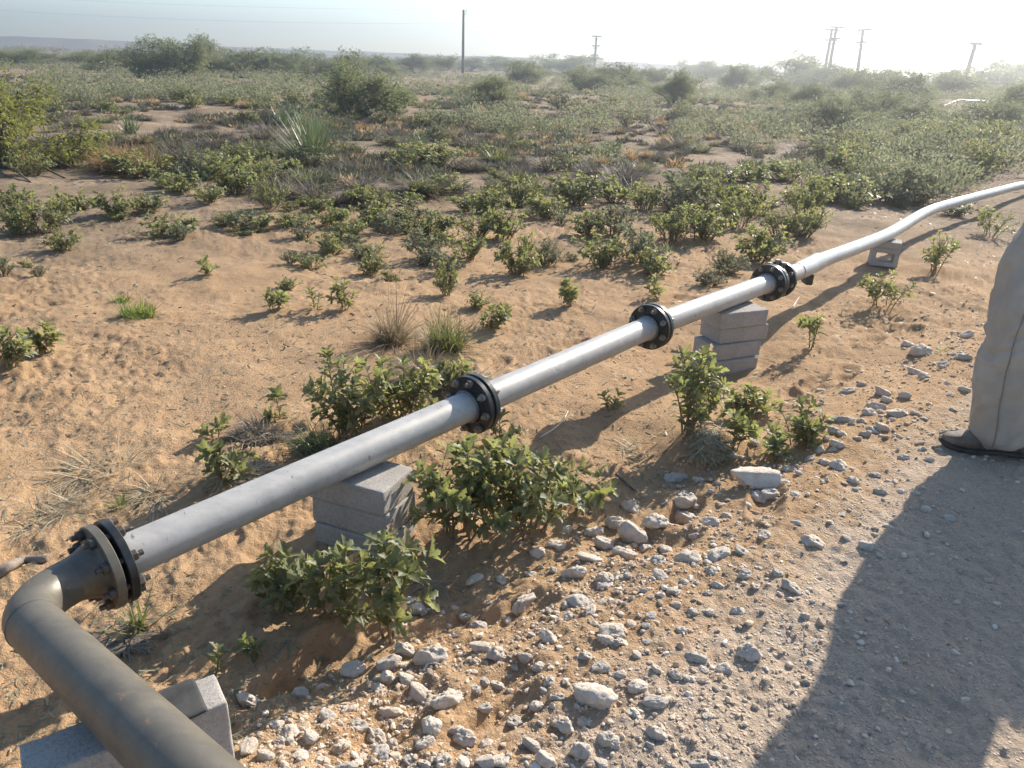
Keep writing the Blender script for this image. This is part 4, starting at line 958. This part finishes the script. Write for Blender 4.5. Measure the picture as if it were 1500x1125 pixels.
# joint 3: flange, wafer body, backing ring, plastic stub end
A, Td = J[3], T[3]
fl = slip_flange(A, -Td, M['black']); bolts(fl, A, Td, -.027, .022, M['bolt'], .2)
m = MB(); m.add(*lathe(A, A + Td, sharp([(.003, .05), (.003, .078), (.005, .078), (.005, FR), (.022, FR), (.022, .07)], .0018), 48)); pipe_part('flange', m, M['blackgreen'])
m = MB(); m.add(*lathe(A, A + Td, sharp([(.022, .06), (.022, .088), (.040, .088), (.040, .102), (.066, .102), (.066, .088), (.125, .088), (.125, .06)], .003), 48)); vb = pipe_part('valve_body', m, M['black'], 'black wafer body between the ringed flanges')
for k, (s_, dz_, h_) in enumerate(((.035, -.35, .020), (.075, 0, .034), (.10, .35, .022))):
    u = unit(np.cross(Td, [0, 0, 1.])); c = A + Td * s_ + u * math.sin(dz_) * .09 + np.array([0, 0, .088 * math.cos(dz_)]); b = MB()
    b.add(*tube([c - [0, 0, .02], c + [0, 0, h_]], .008, 10)); b.add(*hexnut(c + np.array([0, 0, h_]), (0.001, 0, 1.), .019, .013, k)); b.obj('bolt', M['bolt'], vb, False)
m = MB(); m.add(*lathe(A, A + Td, sharp([(.125, .06), (.125, FR), (.150, FR), (.150, .066), (.175, .060), (.175, .05)], .0018), 48)); fl = pipe_part('flange', m, M['blackgreen']); bolts(fl, A, Td, .120, .150, M['bolt'], .2, stick=.006)
PP = [at(*q) for q in [(1204, 381, 5.55), (1250, 364, 6.1), (1303, 342, 6.9), (1356, 311, 8.2), (1391, 299, 8.9), (1427, 289, 9.7), (1462, 280, 10.5), (1494, 272, 11.3)]]
PP = [A + Td * .15, (A + Td * .15) * .45 + PP[0] * .55 + np.array([0, 0, -.004])] + PP + [np.array([8.6, 12.9, .13]), np.array([10.4, 14.6, .30]), np.array([13.5, 17.3, .32])]
def spline(P, n):
    P = np.array(P); t = np.concatenate([[0], np.cumsum(np.linalg.norm(np.diff(P, axis=0), axis=1))]); o = []
    for q in np.linspace(0, t[-1], n):
        i = min(max(np.searchsorted(t, q) - 1, 0), len(P) - 2); f = (q - t[i]) / (t[i + 1] - t[i]); p0, p1 = P[i], P[i + 1]
        m0 = (P[min(i + 1, len(P) - 1)] - P[max(i - 1, 0)]) / 2; m1 = (P[min(i + 2, len(P) - 1)] - P[i]) / 2
        o.append((2 * f ** 3 - 3 * f ** 2 + 1) * p0 + (f ** 3 - 2 * f ** 2 + f) * m0 + (-2 * f ** 3 + 3 * f ** 2) * p1 + (f ** 3 - f ** 2) * m1)
    return np.array(o)
SPL = spline(PP, 260); cum = np.concatenate([[0], np.cumsum(np.linalg.norm(np.diff(SPL, axis=0), axis=1))])
cut1 = int(np.searchsorted(cum, .30)); cut2 = int(np.searchsorted(cum, .72))
m = MB(); m.add(*tube(SPL[:cut1 + 1], .056, 40)); pipe_part('stub_end', m, M['galv'], 'short grey stub between the ringed flange and white pipe')
m = MB(); m.add(*tube(SPL[cut1:cut2 + 1], np.linspace(.0600, .0630, cut2 + 1 - cut1), 40)); pipe_part('coupling', m, M['poly'], 'grey white coupling sleeve')
m = MB(); m.add(*tube(SPL[cut2 - 1:], .0545, 40)); pipe_part('plastic_pipe', m, M['poly'], 'white plastic pipe snaking away over the sand')
c = SPL[cut1 + 4]; m = MB(); m.add(*rbox(.05, .11, .075, .006, .002, 3, (4, 4, 4))); m.v[0] += c - np.array([0, 0, .125]); pipe_part('bracket', m, M['black'], 'dark bracket hanging under the coupling')

# ------------------------------------------------------------------ concrete blocks
def block(cx, cy, z0, L, Wd, H, ang, lab, seed, name='concrete_block', group='solid concrete blocks under the pipeline', tilt=(0, 0), chip=.004):
    m = MB(); m.add(*rbox(L, Wd, H, .004, chip, seed, (26, 14, 8))); o = m.obj(name, M['concrete'], None, True, (cx, cy, z0))
    o.rotation_euler = (tilt[0], tilt[1], ang); return tag(o, lab, 'concrete block', group)
# short stack: three solid caps, corner C of the top one seen at (561, 721)
C_ = np.array([-.397, 2.137]); ang = rad(-22); u = np.array([math.cos(ang), math.sin(ang)]); v = np.array([-u[1], u[0]])
for k, (da, ox, oy, lab) in enumerate([(0.02, .012, .0, 'lowest solid block of the short stack behind the tall oak sprout'), (-.015, .006, .004, 'middle solid block of the short stack'), (0, 0, 0, 'top solid block of the short stack with the silver pipe lying on it')]):
    c = C_ - u * (.145 - ox) + v * (.097 + oy); block(c[0], c[1], -.008 + k * .0925 + (.001 * k), .29, .194, .092, ang + da, lab, 10 + k)
# tall stack: four courses, the lowest split in two halves
C_ = np.array([1.462, 4.297]); ang = rad(24); u = np.array([math.cos(ang), math.sin(ang)]); v = np.array([-u[1], u[0]])
for k, (da, ox, oy, lab) in enumerate([(-.03, -.045, -.025, 'lowest solid block of the tall stack, half buried in sand'), (.03, -.02, -.005, 'third solid block down in the tall stack'), (-.02, .025, .01, 'second solid block down in the tall stack'), (0, 0, 0, 'top solid block of the tall stack with a chipped stained corner')]):
    c = C_ - u * (.168 - ox) + v * (.097 + oy); block(c[0], c[1], .298 - .0935 * (4 - k), .336, .194, .0925, ang + da, lab, 20 + k, tilt=((.0, .0) if k < 3 else (.0, 0)), chip=.004 if k < 3 else .007)
# hollow block with a cap, under the white pipe
i0 = int(np.argmin(np.linalg.norm(SPL - at(1303, 342, 6.9), axis=1))); pc = SPL[i0]; gz = hz(pc[0], pc[1]) + .012
zt = pc[2] - .055; hb = zt - gz - .058; ang4 = math.atan2(pc[1], pc[0]) - math.pi / 2 + .12
def hollow(W_, Dp, H_, wall):
    m = MB(); h = W_ / 2
    out = np.array([(-h, 0), (h, 0), (h, H_), (-h, H_)]); inn = np.array([(-h + wall, wall), (h - wall, wall), (h - wall, H_ - wall), (-h + wall, H_ - wall)])
    V = [(p[0], y, p[1]) for y in (-Dp / 2, Dp / 2) for pts_ in (out, inn) for p in pts_]; Fs = []
    for i in range(4):
        j = (i + 1) % 4; Fs += [[i, j, 4 + j, 4 + i], [8 + j, 8 + i, 12 + i, 12 + j], [j, i, 8 + i, 8 + j], [4 + i, 4 + j, 12 + j, 12 + i]]
    m.add(V, np.array(Fs)); return m
o = hollow(.23, .19, hb, .042).obj('hollow_block', M['concrete'], None, False, (pc[0], pc[1], gz)); o.rotation_euler[2] = ang4
mod = o.modifiers.new('edge', 'BEVEL'); mod.width = .006; mod.segments = 2
tag(o, 'hollow concrete block with a square opening standing under the white pipe', 'concrete block')
block(pc[0], pc[1], zt - .057, .24, .20, .056, ang4 - .1, 'thin solid cap between the hollow block and the white pipe', 31)
# front block on its edge, rubber pad on top
ang = math.atan2(.57, .82); u = np.array([.82, .57]); Rr = np.array([-.565, 1.205]); c = Rr - u * .175; ztop = .362
block(c[0], c[1], ztop - .196, .35, .098, .196, ang, 'concrete block on edge carrying the olive pipe at the bottom left', 40, chip=.007)
pd = Q + Dd * ((np.r_[c, 0] - Q) @ unit(Dd * [1, 1, 0])); m = MB(); m.add(*rbox(.17, .102, .009, .003, .001, 2, (10, 6, 3)))
o = m.obj('rubber_pad', M['rubber'], None, True, (Rr[0] - u[0] * .125 + .004, Rr[1] - u[1] * .125 - .006, ztop + .001)); o.rotation_euler = (0, 0, ang + .03); tag(o, 'dark grey rubber pad between the olive pipe and the front block', 'rubber pad')

# ------------------------------------------------------------------ poles, wires, masts
def pole(px, yb, yt, d, arms, lab, cans=False, lean=0.0, armrot=0.0):
    P = at(px, yb, d); z = hz(P[0], P[1]); a = (562.5 - .5 * (yb + yt)) / F; H = (yb - yt) * d / F / (.924 + a * .383) + (P[2] - z)
    e = empty('utility_pole', (P[0], P[1], z)); e.rotation_euler = (0, lean, 0)
    m = MB(); m.add(*tube([(0, 0, -.3), (0, 0, H * .5), (0, 0, H)], np.array([.27, .24, .20]) * (1 if arms else .68), 12)); m.obj('pole', M['pole'], e)
    for (dz, wd, rt) in arms:
        b = MB(); V, Fs = rbox(wd, .2, .24, .01, .0, 1, (3, 2, 2)); V[:, 2] += H - dz; V[:, 1] -= .2; b.add(V, Fs)
        for sx in (-1, 1):
            b.add(*tube([(sx * wd * .3, -.2, H - dz), (0, -.2, H - dz - .75)], .06, 5))
        o = b.obj('crossarm', M['arm'], e); o.rotation_euler[2] = armrot + rt
        for sx in (-.46, -.2, .2, .46):
            q = MB(); q.add(*lathe((sx * wd, -.2, H - dz + .14), (sx * wd, -.2, 9 + H), [(0, .05), (.1, .05), (.1, .16), (.25, .17), (.28, .10), (.46, .12), (.5, .01)], 8)); q.obj('insulator', M['insul'], o)
    if cans:
        for sx in (-1, 1):
            q = MB(); q.add(*lathe((sx * .6, -.25, H - 4.35), (sx * .6, -.25, H), [(0, .02), (0, .32), (.05, .34), (.85, .34), (.9, .30), (.96, .02)], 16)); q.obj('transformer_can', M['can'], e)
        q = MB(); V, Fs = rbox(1.4, .15, .15, .01, 0, 1, (3, 2, 2)); V[:, 2] += H - 4.0; q.add(V, Fs); q.obj('bracket', M['arm'], e)
    if not arms:
        q = MB(); q.add(*tube([(.1, 0, H - .5), (.32, 0, H - .5), (.32, 0, H + .1)], .05, 6)); q.obj('insulator', M['insul'], e)
    tag(e, lab, 'utility pole', 'utility poles'); return np.array([P[0], P[1], z + H])
K_ = .68
t1 = pole(678, 103, 15.5, 100, [], 'bare dark utility pole without crossarm standing nearest on the flat')
t2 = pole(871, 92, 52, 170, [(.3, 2.3, 0), (2.2, 1.9, 0)], 'small distant utility pole with two transformer cans', True)
t3 = pole(1214, 104, 39.5, 118, [(.2, 2.1, 0), (1.75, 1.8, .3)], 'front pole of the leaning twin pair with two crossarms')
t4 = pole(1208, 104, 42.5, 126, [(.3, 2.1, -.3), (1.8, 2.0, 0)], 'rear pole of the leaning twin pair with two crossarms')
t5 = pole(1257, 108, 43, 116, [(.25, 2.2, 0), (1.9, 1.7, 0)], 'upright two arm utility pole right of the twin pair', lean=-.06)
t6 = pole(1414, 112, 64, 92, [(.12, 1.5, 0)], 'leaning single arm utility pole farthest to the right', lean=.05)
def wire(A, B, sag, lab):
    t = np.linspace(0, 1, 40)[:, None]; P = A + (B - A) * t; P[:, 2] -= (sag * 4 * t * (1 - t))[:, 0]
    m = MB(); m.add(*tube(P - A, .008, 5)); o = m.obj('power_line', M['wire'], None, True, A); tag(o, lab, 'power line', 'power lines')
tl = at(-420, -40, 115); dz = np.array([0, 0, -1.6])
wire(tl, t1, 1.2, 'upper wire running left from the top of the bare utility pole'); wire(tl + dz, t1 + dz, 1.4, 'lower wire running left from the bare utility pole')
wire(t1, t3, 1.6, 'upper wire from the bare utility pole to the twin poles'); wire(t1 + dz, t3 + dz * 2, 2.2, 'lower wire from the bare utility pole to the twin poles')
wire(t2 + np.array([1, 0, 0]), t4 + dz, 2.4, 'wire from the transformer pole to the twin poles')
for px, yb, yt, lab in ((846, 97, 53, 'thin radio mast on the skyline left of the transformer pole'), (890, 99, 51, 'thin radio mast on the skyline right of the transformer pole')):
    d = 420; P = at(px, yb, d); z = hz(P[0], P[1]); H = (yb - yt) * d / F / 1.1 + P[2] - z; m = MB(); m.add(*tube([(0, 0, 0), (0, 0, H)], [.14, .09], 6)); m.add(*tube([(-.4, 0, H * .97), (.4, 0, H * .97)], .05, 5)); tag(m.obj('radio_mast', M['can'], None, True, (P[0], P[1], z)), lab, 'radio mast', 'radio masts')

# ------------------------------------------------------------------ low mesa along the skyline
def mesa():
    A = np.radians(np.linspace(-75, 60, 420)); rows = [(330, -3.), (372, 1.0), (388, 2.1), (396, 3.5), (402, 4.15), (450, 4.25), (520, 4.15)]
    V = []
    for (r, z) in rows:
        n1 = fbm2(A * 40, np.full_like(A, r * .004), 4, 201); top = 1 + .10 * fbm2(A * 7, A * 0, 3, 203)
        rr = r + 22 * fbm2(A * 18, A * 0 + 3, 3, 202); fall = .55 + .45 * (1 - sstep(rad(8), rad(34), A)); V.append(np.stack([rr * np.sin(A), rr * np.cos(A), (z * top if z > 0 else z) * fall + n1 * (.45 if 0 < z < 4.5 else .05)], 1))
    m = MB(); m.add(np.concatenate(V), grid_faces(len(rows), len(A))[:, ::-1]); tag(m.obj('hills', M['hill']), 'long flat topped mesa ridge along the skyline', kind='structure')
mesa()

# ------------------------------------------------------------------ the person at the right edge
def remeshed(name, mb, mat, voxel, parent, smooth=2, wrinkle=0.0, seed=0):
    me = mb.mesh('tmp', mat); o = D.objects.new('tmp', me); COL.objects.link(o)
    r = o.modifiers.new('r', 'REMESH'); r.mode = 'VOXEL'; r.voxel_size = voxel; r.use_smooth_shade = True
    if smooth: s = o.modifiers.new('s', 'SMOOTH'); s.factor = .5; s.iterations = smooth
    dg = bpy.context.evaluated_depsgraph_get(); ev = o.evaluated_get(dg); m2 = D.meshes.new_from_object(ev); D.objects.remove(o)
    if wrinkle:
        n = len(m2.vertices); V = np.zeros(n * 3); m2.vertices.foreach_get('co', V); V = V.reshape(-1, 3); N = np.zeros(n * 3); m2.vertices.foreach_get('normal', N); N = N.reshape(-1, 3)
        kn = np.exp(-((V[:, 2] - .47) / .10) ** 2); w = fbm3(V * [10, 10, 3.2] + seed, 3, seed) * 1.5 - np.abs(fbm3(V * [9, 9, 4] + V[:, 2:3] * [6, -4, 0] + 3 + seed, 2, seed + 4)) * 1.5 - kn * np.abs(fbm3(V * [5, 5, 20] + V[:, :1] * [0, 0, 14], 2, 5)) * 2.2
        V = V + N * (w * wrinkle)[:, None]; m2.vertices.foreach_set('co', V.ravel()); m2.update()
    m2.materials.clear(); m2.materials.append(mat)
    m2.polygons.foreach_set('use_smooth', np.ones(len(m2.polygons), bool)); m2.name = name
    return link(name, m2, parent)
def cap_tube(m, P, R, n=20):
    P = [np.array(p, float) for p in P]; R = list(R)
    # rounded ends
    d0, d1 = unit(P[0] - P[1]), unit(P[-1] - P[-2]); A, B = [], []
    for t in (.95, .75, .45): A.append((P[0] + d0 * R[0] * t * .6, R[0] * math.sqrt(1 - t * t))); B.insert(0, (P[-1] + d1 * R[-1] * t * .6, R[-1] * math.sqrt(1 - t * t)))
    m.add(*tube([a[0] for a in A] + P + [b[0] for b in B], [a[1] for a in A] + R + [b[1] for b in B], n))
def ellip(m, c, r, n=20):
    a = np.linspace(0, math.pi, n); b = np.arange(n * 2) / (n * 2) * 2 * math.pi
    V = np.stack([np.sin(a)[:, None] * np.cos(b), np.sin(a)[:, None] * np.sin(b), np.cos(a)[:, None] * np.ones_like(b)], -1).reshape(-1, 3); m.add(V * r + c, grid_faces(n, 2 * n, True)[:, ::-1])
def loft(m, st, n=20):   # st: (a, b centre, half width, z0, z1)
    V = []; ph = np.arange(n) / n * 2 * math.pi
    for a, b, w, z0, z1 in st:
        c, s = np.cos(ph), np.sin(ph); e = .72
        V.append(np.stack([np.full(n, a), b + w * np.sign(c) * np.abs(c) ** e, (z0 + z1) / 2 + (z1 - z0) / 2 * np.sign(s) * np.abs(s) ** e], 1))
    V = np.concatenate(V); k = len(st); V = np.concatenate([V, [[st[0][0], st[0][1], (st[0][3] + st[0][4]) / 2], [st[-1][0], st[-1][1], (st[-1][3] + st[-1][4]) / 2]]])
    j = np.arange(n); m.add(V, [grid_faces(k, n, True), np.stack([np.full(n, k * n), (j + 1) % n, j], -1), np.stack([np.full(n, k * n + 1), (k - 1) * n + j, (k - 1) * n + (j + 1) % n], -1)])
ax, ay = 2.035, 2.905; gz = hz(ax, ay)
person = empty('person', (ax, ay, gz), math.atan2(.20, -.98))
tag(person, 'person in khaki trousers and dark boots standing at the right edge of the picture', 'person')
LK, LH, LA = (.055, .0, .50), (-.06, -.05, .93), (.0, 0, .07)
RK, RH, RA = (-.06, -.26, .49), (-.09, -.23, .93), (-.21, -.27, .075)
CH = (-.12, -.14)
b = MB()
for s, (hp, kn, an) in ((1, (LH, LK, LA)), (-1, (RH, RK, RA))):
    cap_tube(b, [hp, tuple(.5 * np.array(hp) + .5 * np.array(kn)), kn, tuple(.6 * np.array(kn) + .4 * np.array(an)), an], [.085, .076, .056, .056, .038])
    cap_tube(b, [np.array(an) + [-.05, 0, -.02], np.array(an) + [.06, 0, -.03], np.array(an) + [.15, 0, -.045]], [.036, .034, .026])
cap_tube(b, [(CH[0], CH[1], .90), (CH[0], CH[1], 1.08), (CH[0] + .01, CH[1], 1.25), (CH[0], CH[1], 1.40)], [.135, .120, .140, .10]); cap_tube(b, [(CH[0], CH[1] + .17, 1.43), (CH[0], CH[1], 1.45), (CH[0], CH[1] - .17, 1.43)], [.062, .075, .062])
cap_tube(b, [(CH[0], CH[1], 1.44), (CH[0] + .015, CH[1], 1.56)], [.058, .052])
hc = np.array([CH[0] + .03, CH[1], 1.66]); ellip(b, hc, (.098, .076, .118)); ellip(b, hc + [.035, 0, -.055], (.062, .055, .062)); ellip(b, hc + [.098, 0, -.012], (.022, .014, .026)); ellip(b, hc + [.100, 0, -.03], (.02, .017, .012))
for s in (-1, 1): ellip(b, hc + [-.005, s * .077, -.012], (.022, .010, .032)); ellip(b, hc + [.078, s * .032, .02], (.018, .018, .012))
ellip(b, hc + [.085, 0, -.062], (.014, .026, .006)); ellip(b, hc + [.085, 0, -.076], (.013, .022, .007))
HANDS = []
for s in (1, -1):
    sh = np.array([CH[0], CH[1] + s * .19, 1.42]); el = np.array([CH[0] - .06, CH[1] + s * .25, 1.13]); wr = np.array([CH[0] - .08, CH[1] + s * .25, .88])
    cap_tube(b, [sh, (sh + el) / 2, el, (el + wr) / 2, wr], [.052, .046, .040, .036, .027]); d = unit(wr - el); sd = np.array([0, -s, 0.]); up_ = np.cross(d, sd)
    pc_ = wr + d * .05
    for q in np.linspace(-.03, .03, 4): cap_tube(b, [wr + up_ * q * .5, wr + d * .09 + up_ * q], [.017, .014], 12)
    for q, L in zip(np.linspace(-.034, .034, 4), (.066, .078, .084, .074)):
        k0 = wr + d * .088 + up_ * q * 1.05; k1 = k0 + d * L * .45 + sd * .006; k2 = k1 + d * L * .33 + sd * .016; k3 = k2 + d * L * .2 + sd * .018; cap_tube(b, [k0, k1, k2, k3], [.0095, .009, .008, .0065], 10)
    t0 = wr + d * .025 + up_ * .026; cap_tube(b, [t0, t0 + up_ * .028 + d * .03 + sd * .01, t0 + up_ * .036 + d * .062 + sd * .02], [.014, .011, .008], 10)
body = remeshed('body', b, M['skin'], .0055, person, 2)
t = MB()
cap_tube(t, [(-.03, -.06, .95), (.045, -.03, .76), (.055, 0, .50), (.040, 0, .33), (.020, 0, .17), (.002, 0, .085)], [.130, .132, .130, .122, .114, .110], 28)
cap_tube(t, [(-.08, -.22, .95), (-.06, -.24, .72), RK, (-.13, -.265, .30), (-.20, -.27, .10)], [.130, .130, .122, .116, .118], 28)
cap_tube(t, [(CH[0], CH[1] + .05, .93), (CH[0], CH[1] + .03, 1.03)], [.155, .145], 28); cap_tube(t, [(CH[0], CH[1] - .05, .93), (CH[0], CH[1] - .03, 1.03)], [.155, .145], 28)
tro = remeshed('trousers', t, M['trouser'], .008, person, 3, .021, 3)
sm = MB(); tv = np.zeros(len(tro.data.vertices) * 3); tro.data.vertices.foreach_get('co', tv); tv = tv.reshape(-1, 3); sp = spline([(.01, .065, .93), (.085, .088, .74), (.11, .112, .50), (.10, .104, .33), (.075, .098, .17), (.06, .098, .06)], 40)
for q in sp:
    k = (np.abs(tv[:, 2] - q[2]) < .009) & (np.abs(tv[:, 0] - q[0]) < .012)
    if k.any(): q[1] = tv[k][:, 1].max() + .0002
sp[1:-1] = (sp[:-2] + 2 * sp[1:-1] + sp[2:]) / 4
sm.add(*tube(sp, .0022, 6))
hm_ = tv[(np.abs(tv[:, 2] - .052) < .006) & (tv[:, 1] > -.13)]; ag = np.arctan2(hm_[:, 1], hm_[:, 0]); hm_ = hm_[np.argsort(ag)]; ag = np.sort(ag)
HP = []
for q in np.linspace(-math.pi, math.pi, 49):
    k = np.abs((ag - q + math.pi) % (2 * math.pi) - math.pi) < .12
    if k.any(): pm = hm_[k].mean(0); HP.append([pm[0] * 1.012, pm[1] * 1.012, .053])
if len(HP) > 10: sm.add(*tube(HP, .0032, 6)); sm.obj('side_seam', M['seam'], person)
sh = MB(); cap_tube(sh, [(CH[0], CH[1] + .03, .96), (CH[0], CH[1] + .02, 1.15), (CH[0] + .01, CH[1] + .04, 1.32), (CH[0], CH[1] + .05, 1.42)], [.165, .150, .155, .095], 28); cap_tube(sh, [(CH[0], CH[1] - .03, .96), (CH[0], CH[1] - .02, 1.15), (CH[0] + .01, CH[1] - .04, 1.32), (CH[0], CH[1] - .05, 1.42)], [.165, .150, .155, .095], 28)
for s in (1, -1): cap_tube(sh, [(CH[0], CH[1] + s * .10, 1.42), (CH[0], CH[1] + s * .20, 1.40), (CH[0] - .06, CH[1] + s * .255, 1.13), (CH[0] - .078, CH[1] + s * .252, .93)], [.102, .092, .066, .048], 20)
remeshed('shirt', sh, M['shirt'], .011, person, 4, .010, 8)
for an in (LA, RA):
    ox, oy = an[0], an[1]; rise = an[2] - .07; bt = MB(); st = [(-.105, .026, .028, .075), (-.092, .038, .018, .13), (-.05, .042, .016, .15), (0, .044, .016, .145), (.05, .047, .016, .115), (.10, .050, .017, .088), (.15, .050, .020, .074), (.19, .040, .024, .066), (.213, .024, .032, .058), (.222, .008, .038, .052)]
    loft(bt, [(ox + a, oy, w, z0 + rise, z1 + rise) for a, w, z0, z1 in st]); cap_tube(bt, [(ox - .03, oy, .10 + rise), (ox - .035, oy, .24 + rise)], [.052, .056]); o = bt.obj('boot', M['boot'], person)
    so = MB(); loft(so, [(ox + a, oy, w + .005, z0 + rise, z1 + rise) for a, w, z0, z1 in [(-.112, .024, .0, .03), (-.095, .040, .0, .03), (-.04, .042, .0, .03), (-.03, .042, .010, .028), (.03, .044, .012, .028), (.09, .050, .002, .024), (.15, .050, .002, .026), (.195, .040, .008, .032), (.222, .020, .018, .038), (.230, .006, .026, .040)]]); so.obj('sole', M['sole'], o)
hr = MB(); ellip(hr, hc + [-.014, 0, .018], (.100, .081, .112)); hr.v[0] = hr.v[0][:]; k = hr.v[0]; k[:, 0] = np.where((k[:, 0] > hc[0] + .05) & (k[:, 2] < hc[2] + .06), hc[0] + .045, k[:, 0]); hr.obj('hair', M['hair'], person)
cp = MB(); ellip(cp, hc + [-.01, 0, .065], (.108, .088, .075)); loft(cp, [(hc[0] + .05, CH[1], .078, hc[2] + .055, hc[2] + .066), (hc[0] + .11, CH[1], .074, hc[2] + .050, hc[2] + .058), (hc[0] + .165, CH[1], .050, hc[2] + .040, hc[2] + .046), (hc[0] + .185, CH[1], .02, hc[2] + .036, hc[2] + .041)]); cp.obj('cap', M['cap'], person)
ey = MB()
for s in (-1, 1):
    ee = MB(); ellip(ee, hc + [.083, s * .032, .018], (.012, .013, .010), 10); ee.obj('eye', M['insul'], person)

shadow_person = copy_tree(person); wx, wy = 2.84, 3.53  # copied figure outside the view, added only to widen the shadow on the road
shadow_person.location = (wx, wy, hz(wx, wy)); shadow_person.rotation_euler = (0, 0, rad(205)); shadow_person['label'] = 'unseen person added past the right picture edge to widen the shadow of the first'

# ------------------------------------------------------------------ air
bm = bmesh.new(); bmesh.ops.create_cube(bm, size=1.0); me = D.meshes.new('haze'); bm.to_mesh(me); bm.free()
hz_o = link('haze', me, None, (0, 0, 11.0)); hz_o.scale = (1440, 1440, 30.0); tag(hz_o, 'thin bright haze toward the sun', kind='stuff')
hm = D.materials.new('haze_air'); hm.use_nodes = True; nt = hm.node_tree; nt.nodes.clear(); oo = nt.nodes.new('ShaderNodeOutputMaterial'); pv = nt.nodes.new('ShaderNodeVolumePrincipled')
pv.inputs['Color'].default_value = (.93, .95, .97, 1); pv.inputs['Density'].default_value = .0027; pv.inputs['Anisotropy'].default_value = .80
nt.links.new(pv.outputs[0], oo.inputs['Volume']); me.materials.append(hm)

# ------------------------------------------------------------------ light, sky, camera
S = Vector((math.sin(SUN_AZ) * math.cos(SUN_EL), math.cos(SUN_AZ) * math.cos(SUN_EL), math.sin(SUN_EL)))
sl = D.lights.new('sun', 'SUN'); sl.energy = 4.7; sl.angle = rad(.5); sl.color = (1.0, .925, .82)
so = D.objects.new('sun', sl); COL.objects.link(so); so.rotation_euler = S.to_track_quat('Z', 'Y').to_euler(); so.location = (20, 30, 18)
W = D.worlds.new('World'); SC.world = W; W.use_nodes = True; nt = W.node_tree; bg = nt.nodes['Background']
sk = nt.nodes.new('ShaderNodeTexSky'); sk.sky_type = 'NISHITA'; sk.sun_disc = False; sk.sun_elevation = SUN_EL; sk.sun_rotation = SUN_AZ
sk.air_density = 1.0; sk.dust_density = .3; sk.ozone_density = 3.0; nt.links.new(sk.outputs[0], bg.inputs[0]); bg.inputs[1].default_value = .105
cam = D.cameras.new('camera'); co = D.objects.new('camera', cam); COL.objects.link(co); cam.sensor_fit = 'HORIZONTAL'; cam.sensor_width = 36; cam.lens = 36 * F / 1500
cam.clip_start = .05; cam.clip_end = 20000
mw = Matrix(((RT[0], UP[0], -FW[0], 0), (RT[1], UP[1], -FW[1], 0), (RT[2], UP[2], -FW[2], CAM_H), (0, 0, 0, 1))); co.matrix_world = mw
SC.camera = co
vs = SC.view_settings; vs.view_transform = 'Standard'; vs.look = 'None'; vs.gamma = 1.0; vs.use_curve_mapping = False; vs.exposure = 1.04
SC.cycles.max_bounces = 8; SC.cycles.transparent_max_bounces = 8; SC.cycles.volume_bounces = 0
